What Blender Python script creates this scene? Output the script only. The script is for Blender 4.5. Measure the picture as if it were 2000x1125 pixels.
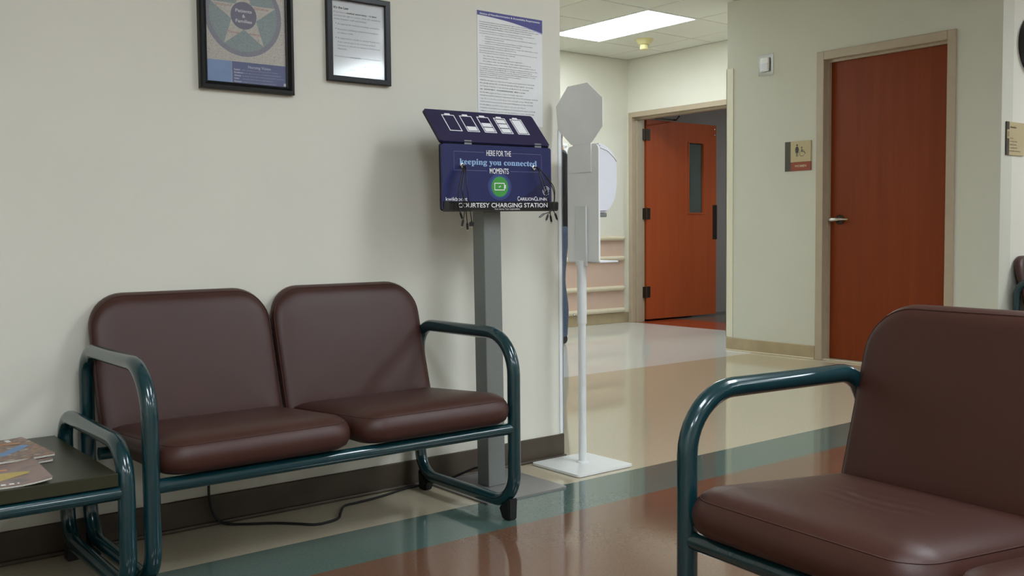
import bpy, bmesh, math, random
from mathutils import Vector, Matrix
random.seed(7)
sc = bpy.context.scene
for o in list(bpy.data.objects): bpy.data.objects.remove(o)
COL = sc.collection
PI = math.pi

# ------------------------------------------------------------------ camera
CAM_H = .906
yaw, pitch, roll = math.radians(51.671), math.radians(-3.1288), math.radians(.50921)
fw = Vector((math.cos(yaw)*math.cos(pitch), math.sin(yaw)*math.cos(pitch), math.sin(pitch)))
rt = fw.cross(Vector((0, 0, 1))).normalized(); dn = fw.cross(rt)
c_, s_ = math.cos(roll), math.sin(roll)
rt, dn = c_*rt + s_*dn, -s_*rt + c_*dn
cd = bpy.data.cameras.new('camera'); cam = bpy.data.objects.new('camera', cd); COL.objects.link(cam)
up_ = -dn; bk = -fw
cam.matrix_world = Matrix(((rt.x, up_.x, bk.x, 0), (rt.y, up_.y, bk.y, 0), (rt.z, up_.z, bk.z, CAM_H), (0, 0, 0, 1)))
cd.sensor_width = 36; cd.sensor_fit = 'HORIZONTAL'; cd.lens = 1928.93/2000*36
cd.clip_start = .02
sc.camera = cam
# ------------------------------------------------------------------ world, exposure
w = bpy.data.worlds.new('world'); sc.world = w; w.use_nodes = True
w.node_tree.nodes['Background'].inputs[0].default_value = (.9, .92, 1, 1)
w.node_tree.nodes['Background'].inputs[1].default_value = .02
sc.view_settings.view_transform = 'Standard'; sc.view_settings.look = 'None'
sc.view_settings.gamma = 1; sc.view_settings.use_curve_mapping = False
sc.view_settings.exposure = 1.4
LAMP = 8.5            # radiance of the fluorescent diffusers
# ceiling lamps: (x0, y0, along) in the two rooms; lower corner of each 2x4 troffer
HALL_LAMPS = [(5.665, 5.43, 'y'), (2.74, 6.015, 'x')]  # first panel is in view, second is added unseen to light the restroom wall
FAR_FILL_LAMP = (8.6, 4.26, 'y')  # unseen panel added to brighten the room behind the hall door
ROOM_LAMPS = [(4.495, -1.59, 'y'), (5.08, -3.93, 'y'), (-1.94, -1.59, 'y'), (.4, -.42, 'y'), (2.74, .165, 'y'), (6.84, .75, 'y'), (-.77, -2.76, 'y'), (1.57, -3.34, 'y'), (7.42, -2.76, 'y')]  # first two follow a wall shadow and a reflection, the rest added for brightness
CEIL = 2.64

# ------------------------------------------------------------------ materials
def lin(c):
    return tuple(((v/255)/12.92 if v/255 <= .04045 else ((v/255+.055)/1.055)**2.4) for v in c)
MATS = {}
def mat(name, rgb, rough=.6, metal=0, noise=None, bump=None, spec=.5, coat=0, coat_rough=.1, emit=0, sheen=0):
    """noise=(scale, amount[, stretch]) value mottling ; bump=(scale, strength)"""
    if name in MATS: return MATS[name]
    m = bpy.data.materials.new(name); m.use_nodes = True; nt = m.node_tree; b = nt.nodes['Principled BSDF']
    L = lin(rgb)
    b.inputs['Base Color'].default_value = (*L, 1); b.inputs['Roughness'].default_value = rough
    b.inputs['Metallic'].default_value = metal; b.inputs['Specular IOR Level'].default_value = spec
    b.inputs['Coat Weight'].default_value = coat; b.inputs['Coat Roughness'].default_value = coat_rough
    if emit:
        b.inputs['Emission Color'].default_value = (*L, 1); b.inputs['Emission Strength'].default_value = emit
    tc = nt.nodes.new('ShaderNodeTexCoord')
    if noise:
        n = nt.nodes.new('ShaderNodeTexNoise'); n.inputs['Scale'].default_value = noise[0]; n.inputs['Detail'].default_value = 5
        src = tc.outputs['Object']
        if len(noise) > 2:
            mp = nt.nodes.new('ShaderNodeMapping'); mp.inputs['Scale'].default_value = noise[2]
            nt.links.new(src, mp.inputs[0]); src = mp.outputs[0]
        nt.links.new(src, n.inputs['Vector'])
        cr = nt.nodes.new('ShaderNodeValToRGB'); a = noise[1]
        cr.color_ramp.elements[0].position = .3; cr.color_ramp.elements[1].position = .7
        cr.color_ramp.elements[0].color = tuple(max(0, v*(1-a)) for v in L) + (1,)
        cr.color_ramp.elements[1].color = tuple(min(1, v*(1+a)) for v in L) + (1,)
        nt.links.new(n.outputs['Fac'], cr.inputs['Fac']); nt.links.new(cr.outputs['Color'], b.inputs['Base Color'])
    if bump:
        n2 = nt.nodes.new('ShaderNodeTexNoise'); n2.inputs['Scale'].default_value = bump[0]; n2.inputs['Detail'].default_value = 3
        nt.links.new(tc.outputs['Object'], n2.inputs['Vector'])
        bp = nt.nodes.new('ShaderNodeBump'); bp.inputs['Strength'].default_value = bump[1]; bp.inputs['Distance'].default_value = .002
        nt.links.new(n2.outputs['Fac'], bp.inputs['Height']); nt.links.new(bp.outputs['Normal'], b.inputs['Normal'])
    MATS[name] = m
    return m
def wood(name, rgb, rgb2):
    m = bpy.data.materials.new(name); m.use_nodes = True; nt = m.node_tree; b = nt.nodes['Principled BSDF']
    tc = nt.nodes.new('ShaderNodeTexCoord'); mp = nt.nodes.new('ShaderNodeMapping'); mp.inputs['Scale'].default_value = (14, 14, .7)
    n = nt.nodes.new('ShaderNodeTexNoise'); n.inputs['Scale'].default_value = 1.0; n.inputs['Detail'].default_value = 8; n.inputs['Roughness'].default_value = .65
    cr = nt.nodes.new('ShaderNodeValToRGB'); cr.color_ramp.elements[0].position = .25; cr.color_ramp.elements[1].position = .75
    cr.color_ramp.elements[0].color = (*lin(rgb), 1); cr.color_ramp.elements[1].color = (*lin(rgb2), 1)
    nt.links.new(tc.outputs['Object'], mp.inputs[0]); nt.links.new(mp.outputs[0], n.inputs['Vector'])
    nt.links.new(n.outputs['Fac'], cr.inputs['Fac']); nt.links.new(cr.outputs['Color'], b.inputs['Base Color'])
    b.inputs['Roughness'].default_value = .42; b.inputs['Specular IOR Level'].default_value = .22
    return m
def pane(name, tint=(1, 1, 1), rough=.0, ior=1.5):
    m = bpy.data.materials.new(name); m.use_nodes = True; nt = m.node_tree; nt.nodes.clear()
    out = nt.nodes.new('ShaderNodeOutputMaterial'); mx = nt.nodes.new('ShaderNodeMixShader')
    tr = nt.nodes.new('ShaderNodeBsdfTransparent'); tr.inputs[0].default_value = (*tint, 1)
    gl = nt.nodes.new('ShaderNodeBsdfGlossy'); gl.inputs['Roughness'].default_value = rough
    fr = nt.nodes.new('ShaderNodeFresnel'); fr.inputs['IOR'].default_value = ior
    nt.links.new(fr.outputs[0], mx.inputs[0]); nt.links.new(tr.outputs[0], mx.inputs[1]); nt.links.new(gl.outputs[0], mx.inputs[2])
    nt.links.new(mx.outputs[0], out.inputs[0])
    return m

WALL = mat('wall_paint', (223, 220, 207), .75, noise=(3, .015), bump=(260, .12), spec=.3)
WALLW = mat('wall_paint_shaded', (208, 207, 193), .7, noise=(3, .015), bump=(260, .12), spec=.3)  # wall paint toned down, the restroom wall's shade put into its colour
PAINT_R = mat('room_grey_paint', (150, 141, 134), .7, noise=(4, .03))
BASE_D = mat('dark_brown_vinyl', (74, 63, 51), .45, noise=(9, .12), bump=(60, .1))
BASE_T = mat('taupe_vinyl', (172, 154, 122), .45, noise=(9, .08), bump=(60, .1))
FL_BEIGE = mat('floor_beige', (194, 182, 157), .07, noise=(90, .05), spec=.7)
FL_GREY = mat('floor_pale_grey', (214, 214, 209), .07, noise=(90, .04), spec=.7)
FL_GREEN = mat('floor_green', (86, 106, 99), .07, noise=(120, .1), spec=.7)
FL_RED = mat('floor_terracotta', (114, 82, 64), .08, noise=(130, .1), spec=.7)
FL_ROOM = mat('floor_dark_grey', (92, 88, 80), .25, noise=(90, .1))
FL_ORANGE = mat('floor_red_border', (150, 66, 38), .2, noise=(90, .1))
CEIL_M = mat('ceiling_tile', (222, 221, 210), .85, noise=(180, .05), bump=(350, .5))
CEIL_G = mat('ceiling_grid', (150, 148, 138), .6, noise=(20, .02))
TEAL = mat('teal_enamel', (10, 52, 58), .2, noise=(30, .06), spec=.55, coat=.5, coat_rough=.06)
VINYL = mat('brown_vinyl_upholstery', (64, 35, 28), .38, noise=(7, .05), bump=(900, .2), spec=.4)
STITCH = mat('dark_stitching', (66, 38, 31), .6, noise=(60, .1))
RUBBER = mat('black_rubber', (16, 16, 17), .6, noise=(50, .1))
BLACKP = mat('black_plastic', (17, 17, 19), .3, noise=(50, .08))
BLACKF = mat('black_frame_lacquer', (20, 20, 21), .32, noise=(40, .08), spec=.3)
TABLE = mat('dark_olive_laminate', (44, 45, 29), .32, noise=(60, .05))
STEEL = mat('grey_powder_coat', (126, 130, 127), .35, metal=.2, noise=(200, .05))
STEELP = mat('grey_base_plate', (142, 140, 138), .3, metal=.35, noise=(120, .06))
WHITE_M = mat('white_enamel', (226, 228, 226), .3, noise=(20, .015))
WHITE_P = mat('white_plastic', (228, 230, 238), .35, noise=(20, .01))
BOARD = mat('grey_white_board', (242, 243, 240), .5, noise=(12, .02))
GUARD = mat('white_corner_guard', (232, 234, 236), .35, noise=(12, .01))
GUARD2 = mat('cream_corner_guard', (226, 220, 198), .4, noise=(12, .01))
FRAMEP = mat('taupe_door_paint', (176, 160, 138), .38, noise=(14, .03), spec=.5)
WOOD = wood('cherry_veneer', (116, 46, 12), (134, 57, 17))
WOOD2 = wood('cherry_veneer_far', (160, 72, 36), (176, 86, 46))
BRONZE = mat('dark_bronze', (62, 55, 46), .4, metal=.7, noise=(40, .1))
CHROME = mat('satin_chrome', (190, 190, 186), .25, metal=1, noise=(40, .05))
RAIL = mat('beige_bumper_rail', (214, 202, 176), .45, noise=(14, .02))
PINK = mat('pink_wall_panel', (206, 178, 160), .55, noise=(14, .02))
NAVY = mat('navy_sign_print', (40, 45, 92), .22, noise=(6, .06), spec=.4)
NAVY2 = mat('dark_navy_print', (42, 39, 74), .28, noise=(6, .06), spec=.4)
NAVY3 = mat('navy_sign_swoosh', (35, 36, 74), .24, noise=(6, .06), spec=.4)
TXT_W = mat('white_print', (240, 240, 242), .5, noise=(30, .01))
TXT_B = mat('light_blue_print', (150, 186, 226), .5, noise=(30, .01))
TXT_K = mat('black_print', (52, 52, 58), .6, noise=(30, .02))
TXT_G = mat('grey_print', (120, 120, 128), .6, noise=(30, .02))
TXT_R = mat('red_print', (196, 128, 118), .6, noise=(30, .02))
GREEN = mat('green_print', (58, 150, 56), .5, noise=(30, .03))
PAPER = mat('white_paper', (236, 237, 236), .6, noise=(30, .01))
PURPLE = mat('violet_banner_print', (78, 78, 142), .5, noise=(10, .04))
LILAC = mat('lilac_print', (170, 172, 214), .5, noise=(10, .02))
SIGN_T = mat('tan_sign_face', (188, 172, 132), .5, noise=(80, .06))
SIGN_D = mat('charcoal_sign_bar', (66, 60, 50), .5, noise=(80, .06))
SIGN_R = mat('rust_sign_strip', (140, 56, 30), .5, noise=(80, .06))
SIGN_K = mat('sign_lettering_dark', (34, 30, 26), .5, noise=(80, .03))
SIGN_L = mat('sign_lettering_light', (206, 184, 150), .5, noise=(80, .03))
YELLOWED = mat('yellowed_plastic', (216, 206, 152), .5, noise=(20, .04))
PANE = pane('picture_glass')
PANE2 = pane('dull_picture_glass', rough=.09)
DOORGLASS = pane('door_glass', (.7, .76, .74), .05)
_nt = DOORGLASS.node_tree; _mx = next(n for n in _nt.nodes if n.type == 'MIX_SHADER'); _df = _nt.nodes.new('ShaderNodeBsdfDiffuse'); _df.inputs[0].default_value = (*lin((104, 112, 106)), 1)
_m2 = _nt.nodes.new('ShaderNodeMixShader'); _m2.inputs[0].default_value = .6; _nt.links.new(_mx.outputs[0], _m2.inputs[1]); _nt.links.new(_df.outputs[0], _m2.inputs[2])
_nt.links.new(_m2.outputs[0], next(n for n in _nt.nodes if n.type == 'OUTPUT_MATERIAL').inputs[0])
CLEAR = pane('clear_plastic', (.95, .95, .93), .15)
DIFF = mat('lit_diffuser', (236, 247, 255), .5, emit=LAMP)
DIFF_DIM = mat('lit_diffuser_dimmed', (238, 248, 250), .5, emit=LAMP*.8)  # weaker emission so the hall does not come out too bright

# ------------------------------------------------------------------ mesh helpers
def obj(name, bm, m, parent=None, smooth=False, loc=(0, 0, 0), rotz=0, angle=None):
    bmesh.ops.recalc_face_normals(bm, faces=bm.faces)
    me = bpy.data.meshes.new(name); bm.to_mesh(me); bm.free()
    if m: me.materials.append(m)
    if smooth:
        me.polygons.foreach_set('use_smooth', [True]*len(me.polygons))
        if angle: me.set_sharp_from_angle(angle=math.radians(angle))
    o = bpy.data.objects.new(name, me); COL.objects.link(o)
    o.parent = parent; o.location = loc; o.rotation_euler = (0, 0, rotz)
    return o
def tag(o, label, cat, group=None):
    o['label'] = label; o['category'] = cat
    if group: o['group'] = group
    return o
def thing(name, label, cat, loc=(0, 0, 0), rotz=0, group=None):
    o = bpy.data.objects.new(name, None); COL.objects.link(o); o.empty_display_size = .05
    o.location = loc; o.rotation_euler = (0, 0, rotz)
    return tag(o, label, cat, group)
def struct(o): o['kind'] = 'structure'; return o
def BM(): return bmesh.new()
def box(bm, x0, x1, y0, y1, z0, z1, bev=0, seg=2):
    vs = [bm.verts.new((x, y, z)) for x in (x0, x1) for y in (y0, y1) for z in (z0, z1)]
    fs = [bm.faces.new([vs[i] for i in q]) for q in ((0, 1, 3, 2), (4, 6, 7, 5), (0, 4, 5, 1), (2, 3, 7, 6), (0, 2, 6, 4), (1, 5, 7, 3))]
    if bev:
        es = list({e for f in fs for e in f.edges})
        bmesh.ops.bevel(bm, geom=es, offset=bev, segments=seg, affect='EDGES', profile=.5)
    return bm
def boxm(*a, **k): return box(BM(), *a, **k)
def prism(bm, pts, a0, a1, axis='y'):
    """extrude polygon pts (p,q) along axis"""
    def mk(p, q, a): return {'y': (p, a, q), 'x': (a, p, q), 'z': (p, q, a)}[axis]
    A = [bm.verts.new(mk(p, q, a0)) for p, q in pts]; B = [bm.verts.new(mk(p, q, a1)) for p, q in pts]
    n = len(pts)
    bm.faces.new(A); bm.faces.new(B[::-1])
    for i in range(n): bm.faces.new((A[i], A[(i+1) % n], B[(i+1) % n], B[i]))
    return bm
def fillet(pts, r, n=8, closed=True):
    pts = [Vector(p) for p in pts]; out = []; N = len(pts)
    rs = r if isinstance(r, (list, tuple)) else [r]*N
    for i, p in enumerate(pts):
        if not closed and i in (0, N-1): out.append(p); continue
        a = (pts[i-1]-p).normalized(); b = (pts[(i+1) % N]-p).normalized()
        ang = a.angle(b)
        if rs[i] <= 0 or ang > PI-.01: out.append(p); continue
        d = rs[i]/math.tan(ang/2); c = p+(a+b).normalized()*(rs[i]/math.sin(ang/2))
        s, e = p+a*d-c, p+b*d-c
        tot = s.angle(e); ax = s.cross(e).normalized()
        for k in range(n+1): out.append(c+Matrix.Rotation(tot*k/n, 3, ax) @ s)
    return out
def tube(bm, pts, r, seg=14, closed=False, cap=True):
    pts = [Vector(p) for p in pts]; N = len(pts)
    rs = r if isinstance(r, (list, tuple)) else [r]*N
    rings = []; prev = None
    for i, p in enumerate(pts):
        if closed: t = (pts[(i+1) % N]-pts[i-1]).normalized()
        else: t = (pts[min(i+1, N-1)]-pts[max(i-1, 0)]).normalized()
        if prev is None:
            u = t.orthogonal().normalized()
        else:
            u = (prev-t*prev.dot(t)).normalized()
        prev = u; v = t.cross(u)
        rings.append([bm.verts.new(p+(u*math.cos(2*PI*k/seg)+v*math.sin(2*PI*k/seg))*rs[i]) for k in range(seg)])
    for i in range(N if closed else N-1):
        A, B = rings[i], rings[(i+1) % N]
        off = 0
        if closed and i == N-1:   # close the twist
            off = min(range(seg), key=lambda o: (A[0].co-B[o].co).length)
        for k in range(seg): bm.faces.new((A[k], A[(k+1) % seg], B[(k+1+off) % seg], B[(k+off) % seg]))
    if not closed and cap: bm.faces.new(rings[0][::-1]); bm.faces.new(rings[-1])
    return bm
def smoothpath(pts, n=8):
    P = [Vector(p) for p in pts]; out = []
    for i in range(len(P)-1):
        a, b, c, d = P[max(i-1, 0)], P[i], P[i+1], P[min(i+2, len(P)-1)]
        for k in range(n):
            t = k/n
            out.append(.5*((2*b)+(c-a)*t+(2*a-5*b+4*c-d)*t*t+(3*b-a-3*c+d)*t**3))
    out.append(P[-1]); return out
def lathe(bm, prof, seg=24, axis='z', c=(0, 0, 0)):
    rings = []
    for r, h in prof:
        ring = []
        for k in range(seg):
            a = 2*PI*k/seg; x, y = r*math.cos(a), r*math.sin(a)
            p = {'z': (x, y, h), 'y': (x, h, y), 'x': (h, x, y)}[axis]
            ring.append(bm.verts.new(Vector(p)+Vector(c)))
        rings.append(ring)
    for A, B in zip(rings, rings[1:]):
        for k in range(seg): bm.faces.new((A[k], A[(k+1) % seg], B[(k+1) % seg], B[k]))
    bm.faces.new(rings[0]); bm.faces.new(rings[-1])
    return bm
def ellipse(cx, cz, rx, rz, n=40, a0=0):
    return [(cx+rx*math.cos(a0+2*PI*k/n), cz+rz*math.sin(a0+2*PI*k/n)) for k in range(n)]
def rrect(x0, x1, z0, z1, r, n=6):
    rs = r if isinstance(r, (list, tuple)) else [r]*4   # bl, br, tr, tl
    out = []
    for (cx, cz, sx, sz, a), q in zip(((x0, z0, 1, 1, PI), (x1, z0, -1, 1, 1.5*PI), (x1, z1, -1, -1, 0), (x0, z1, 1, -1, .5*PI)), rs):
        for k in range(n+1):
            t = a+.5*PI*k/n
            out.append((cx+sx*q+q*math.cos(t), cz+sz*q+q*math.sin(t)))
    return out
def rot_about_y(bm, ang, pivot):
    bmesh.ops.rotate(bm, verts=bm.verts, cent=pivot, matrix=Matrix.Rotation(ang, 3, 'Y')); return bm
# flat print in a sign's own plane: local x right, z up, -y outwards
def flat(bm, pts, y): bm.faces.new([bm.verts.new((p, y, q)) for p, q in pts]); return bm
_cache = {}
def text_bm(s, x0, x1, z0, z1=None, y=0, bold=0, res=2, align=None, shear=0, capfit=True):
    """lettering fitted to width x0..x1 (if x1) with baseline z0 and cap height up to z1"""
    key = (s, bold, res, shear)
    if key not in _cache:
        cu = bpy.data.curves.new('t', 'FONT'); cu.body = s; cu.size = 1; cu.resolution_u = res; cu.offset = bold; cu.shear = shear
        o = bpy.data.objects.new('t', cu); COL.objects.link(o)
        dg = bpy.context.evaluated_depsgraph_get(); dg.update()
        me = bpy.data.meshes.new_from_object(o.evaluated_get(dg))
        bpy.data.objects.remove(o); bpy.data.curves.remove(cu)
        vs = [tuple(v.co) for v in me.vertices]; fs = [tuple(p.vertices) for p in me.polygons]
        bpy.data.meshes.remove(me); _cache[key] = (vs, fs)
    vs, fs = _cache[key]
    if not vs: return BM()
    mx0 = min(v[0] for v in vs); mx1 = max(v[0] for v in vs)
    CAP = .72
    h = (z1-z0)/CAP if z1 is not None else (x1-x0)/(mx1-mx0)
    wsc = (x1-x0)/(mx1-mx0) if x1 is not None else h
    bm = BM(); bv = [bm.verts.new((x0+(v[0]-mx0)*wsc, y, z0+v[1]*h)) for v in vs]
    for f in fs:
        try: bm.faces.new([bv[i] for i in f])
        except ValueError: pass
    return bm
def join(*bms):
    out = BM()
    for b in bms:
        me = bpy.data.meshes.new('j'); b.to_mesh(me); b.free(); out.from_mesh(me); bpy.data.meshes.remove(me)
    return out
def lettering(parent, m, *bms, name='lettering', label=None, stuff=True):
    b = join(*bms); me = bpy.data.meshes.new(name); b.to_mesh(me); b.free(); me.materials.append(m)
    o = bpy.data.objects.new(name, me); COL.objects.link(o); o.parent = parent
    if label: o['label'] = label
    if name in ('lettering', 'dotted_line', 'clinic_emblem') and stuff: o['kind'] = 'stuff'
    return o

# ================================================================== THE SETTING
X0, X1, Y0, Y1 = -2.6, 9.0, -5.0, 7.14           # outer limits
WL = 3.0                                          # face of the wall behind the bench
WX = 2.626                                        # where it ends
AX = 6.0                                          # restroom wall face
AY0, AY1 = 2.85, 4.925
HX = 7.15                                         # hall door wall face
# ---- floor
fl = struct(obj('floor', boxm(X0, HX+.16, 2.652, 4.655, -.05, 0), FL_BEIGE))
for nm, y0, y1, m in (('green_stripe', 2.372, 2.652, FL_GREEN), ('terracotta_field', Y0, 2.372, FL_RED), ('pale_aisle_field', 4.655, Y1+.2, FL_GREY)):
    x1 = HX+.02 if nm.startswith('pale') else X1+.2
    obj(nm, boxm(X0-.2, x1, y0, y1, -.05, 0), m, fl)
obj('red_border', boxm(HX+.02, HX+.62, 4.655, Y1+.3, -.05, 0), FL_ORANGE, fl)
obj('dark_room_field', boxm(HX+.62, 10.6, 3.2, Y1+.3, -.05, 0), FL_ROOM, fl)
# ---- walls
struct(obj('wall_left', boxm(X0, WX, WL, WL+.16, 0, CEIL), WALL))
struct(obj('wall_hall_side', boxm(WX-.16, WX, WL+.16, Y1, 0, CEIL), WALL))
struct(obj('wall_hall_end', boxm(WX-.16, HX+.02, Y1, Y1+.15, 0, CEIL), WALL))
# restroom wall with its door opening
DY0, DY1, DZ = 3.160, 4.102, 2.117                # rough opening
b = BM()
box(b, AX, AX+.14, AY0, DY0, 0, CEIL); box(b, AX, AX+.14, DY1, AY1, 0, CEIL); box(b, AX, AX+.14, DY0, DY1, DZ, CEIL)
struct(obj('wall_restroom', b, WALLW))
struct(obj('wall_right', boxm(AX+.14, X1, AY0, AY0+.14, 0, CEIL), WALL))
struct(obj('wall_alcove', boxm(AX+.14, HX, AY1-.14, AY1, 0, CEIL), WALL))
# hall door wall
HY0, HY1, HZ = 5.78, 7.10, 2.08
b = BM(); box(b, HX, HX+.15, AY1-.14, HY0, 0, CEIL); box(b, HX, HX+.15, HY1, Y1+.15, 0, CEIL); box(b, HX, HX+.15, HY0, HY1, HZ, CEIL)
struct(obj('wall_hall_door', b, WALL))
# room beyond the open hall door
struct(obj('wall_far_room', boxm(10.5, 10.6, 3.2, Y1+.3, 0, CEIL), PAINT_R))
struct(obj('wall_far_room_side', boxm(HX+.15, 10.5, Y1+.2, Y1+.3, 0, CEIL), PAINT_R))
struct(obj('wall_far_room_near', boxm(HX+.15, 10.5, 3.1, 3.2, 0, CEIL), PAINT_R))
obj_bb = struct(obj('baseboard_far_room', boxm(10.485, 10.5, 3.2, Y1+.2, 0, .1), BASE_D))
# waiting room behind the camera
struct(obj('wall_back', boxm(X0-.15, X1+.15, Y0-.15, Y0, 0, CEIL), WALL))
struct(obj('wall_west', boxm(X0-.15, X0, Y0, WL+.16, 0, CEIL), WALL))
struct(obj('wall_east', boxm(X1, X1+.15, Y0, AY0+.14, 0, CEIL), WALL))
# ---- baseboards
def baseboard(name, pts_box, m):
    return struct(obj(name, boxm(*pts_box, bev=.003, seg=1), m))
baseboard('baseboard_left', (X0, WX+.006, WL-.008, WL, 0, .094), BASE_D)
obj('toe', boxm(X0, WX+.006, WL-.022, WL-.008, 0, .012, bev=.004), BASE_D, bpy.data.objects['baseboard_left'])
bb = baseboard('baseboard_restroom', (AX-.008, AX, 4.135, AY1+.002, 0, .098), BASE_T)
obj('shoe_strip', boxm(AX-.018, AX-.008, 4.135, AY1, 0, .010, bev=.003), RAIL, bb)
baseboard('baseboard_restroom_south', (AX-.008, AX, AY0-.008, 3.125, 0, .098), BASE_T)
baseboard('baseboard_right', (AX, X1, AY0-.008, AY0, 0, .098), BASE_T)
baseboard('baseboard_hall_end', (WX, HX, Y1-.01, Y1, 0, .105), BASE_T)
# ---- corner guards (trim)
b = BM(); box(b, 2.611, WX+.005, WL-.004, WL, .096, 1.32, bev=.001, seg=1); box(b, WX, WX+.006, WL-.004, WL+.05, .096, 1.32, bev=.001, seg=1)
struct(obj('trim_1', b, GUARD))
b = BM(); box(b, AX-.005, AX, 4.866, AY1+.006, .102, 2.14, bev=.001, seg=1); box(b, AX-.005, AX+.06, AY1, AY1+.006, .102, 2.14, bev=.001, seg=1)
struct(obj('trim_2', b, GUARD2))
# ---- ceiling
ce = struct(obj('ceiling', boxm(X0-.15, 10.6, Y0-.15, Y1+.3, CEIL+.012, CEIL+.1), CEIL_G))
G = .585; gx0, gy0 = 5.08, 5.43
lit = {}
for (lx, ly, al) in HALL_LAMPS+ROOM_LAMPS:
    for k in range(2):
        i = round((lx-gx0)/G); j = round((ly-gy0)/G)+k
        lit[(i, j)] = 1
def clip(a, b, lo, hi): return max(a, lo), min(b, hi)
share = {}
def ceil_tile(i, j, lo_x, hi_x, lo_y, hi_y):
    x0, x1 = clip(gx0+i*G, gx0+(i+1)*G, lo_x, hi_x); y0, y1 = clip(gy0+j*G, gy0+(j+1)*G, lo_y, hi_y)
    if x1-x0 < .04 or y1-y0 < .04: return
    key = (round(x1-x0, 3), round(y1-y0, 3))
    if key not in share:
        w_, h_ = key
        o = obj('ceiling_tile', boxm(-w_/2+.006, w_/2-.006, -h_/2+.006, h_/2-.006, 0, .012, bev=.003, seg=1), CEIL_M, ce, loc=((x0+x1)/2, (y0+y1)/2, CEIL))
        share[key] = o
    else:
        o = share[key].copy(); COL.objects.link(o); o.location = ((x0+x1)/2, (y0+y1)/2, CEIL)
for i in range(-5, 5):
    for j in range(-3, 4):
        if (i, j) in lit: continue
        ceil_tile(i, j, WX, HX, 3.2, Y1)
# one slab carries the waiting-room tiles nobody can see from here
obj('tile_field', boxm(X0, X1, Y0, 3.0, CEIL+.006, CEIL+.012), CEIL_M, ce)
def troffer(lx, ly, al, label, m_=None):
    w_, h_ = (G, 2*G) if al == 'y' else (2*G, G)
    t = thing('ceiling_light', label, 'ceiling light', (lx, ly, CEIL), group='fluorescent ceiling troffers')
    b = BM(); f = .018
    box(b, 0, w_, 0, f, -.006, .006); box(b, 0, w_, h_-f, h_, -.006, .006); box(b, 0, f, f, h_-f, -.006, .006); box(b, w_-f, w_, f, h_-f, -.006, .006)
    obj('frame', b, WHITE_M, t)
    obj('diffuser', boxm(f, w_-f, f, h_-f, -.003, .005), m_ or DIFF, t)
    return t
troffer(*HALL_LAMPS[0], 'lit fluorescent ceiling panel above the hall by the smoke detector', DIFF_DIM)
troffer(*HALL_LAMPS[1], 'added unseen ceiling panel further left above the hall, lighting the restroom wall', DIFF_DIM)
troffer(*FAR_FILL_LAMP, 'added unseen ceiling panel brightening the room beyond the open hall door')
for k, l in enumerate(ROOM_LAMPS):
    troffer(*l, 'unseen lit ceiling panel over the waiting room, placed to match the light')

# ================================================================== RESTROOM DOOR
def door_frame(name, ax, y0, y1, z1, face, depth, stop_x):
    """hollow-metal frame on a wall whose face is x=ax; y0<y1 outer edges"""
    b = BM(); p = .012
    box(b, ax-p, ax+depth, y0, y0+face, 0, z1, bev=.003, seg=1)
    box(b, ax-p, ax+depth, y1-face, y1, 0, z1, bev=.003, seg=1)
    box(b, ax-p, ax+depth, y0+face, y1-face, z1-face, z1, bev=.003, seg=1)
    s = .016
    box(b, stop_x, ax+depth-.01, y0+face, y0+face+s, 0, z1-face)
    box(b, stop_x, ax+depth-.01, y1-face-s, y1-face, 0, z1-face)
    box(b, stop_x, ax+depth-.01, y0+face+s, y1-face-s, z1-face-s, z1-face)
    return struct(obj(name, b, FRAMEP))
# door swings into the restroom: the leaf closes against the stop from behind
d1 = bpy.data.objects.new('door_1', None); COL.objects.link(d1); d1['kind'] = 'structure'; d1.location = (AX, 3.631, 0)
b = BM(); p = .012; y0, y1, z1, fc = -.5, .5, 2.148, .057
box(b, -p, .15, y0, y0+fc, 0, z1, bev=.003, seg=1); box(b, -p, .15, y1-fc, y1, 0, z1, bev=.003, seg=1); box(b, -p, .15, y0+fc, y1-fc, z1-fc, z1, bev=.003, seg=1)
box(b, .035, .062, y1-fc-.016, y1-fc, 0, z1-fc); box(b, .035, .062, y0+fc, y0+fc+.016, 0, z1-fc); box(b, .035, .062, y0+fc+.016, y1-fc-.016, z1-fc-.016, z1-fc)
obj('frame', b, FRAMEP, d1)
leaf = obj('leaf', boxm(.064, .108, y0+fc+.003, y1-fc-.003, .012, z1-fc-.003, bev=.002, seg=1), WOOD, d1)
b = BM(); lathe(b, [(.034, .064), (.034, .058), (.026, .050), (.014, .046), (.013, .022)], 24, 'x', (0, .352, .985))
obj('rose', b, BRONZE, leaf, True, angle=40)
b = BM()
pth = [(.018, .410, .987), (.016, .392, .987), (.014, .352, .988), (.016, .312, .988), (.020, .262, .986)]
tube(b, smoothpath(pth, 6), [.009+.006*math.sin(PI*min(1, k/14)) if k < 8 else .0155-.011*(k-8)/16 for k in range(25)], 14)
h_ = obj('lever_handle', b, CHROME, leaf, True, angle=50); h_['label'] = 'satin lever handle'
obj('threshold', boxm(.0, .11, y0+fc, y1-fc, 0, .010, bev=.002, seg=1), RAIL, d1)

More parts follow.
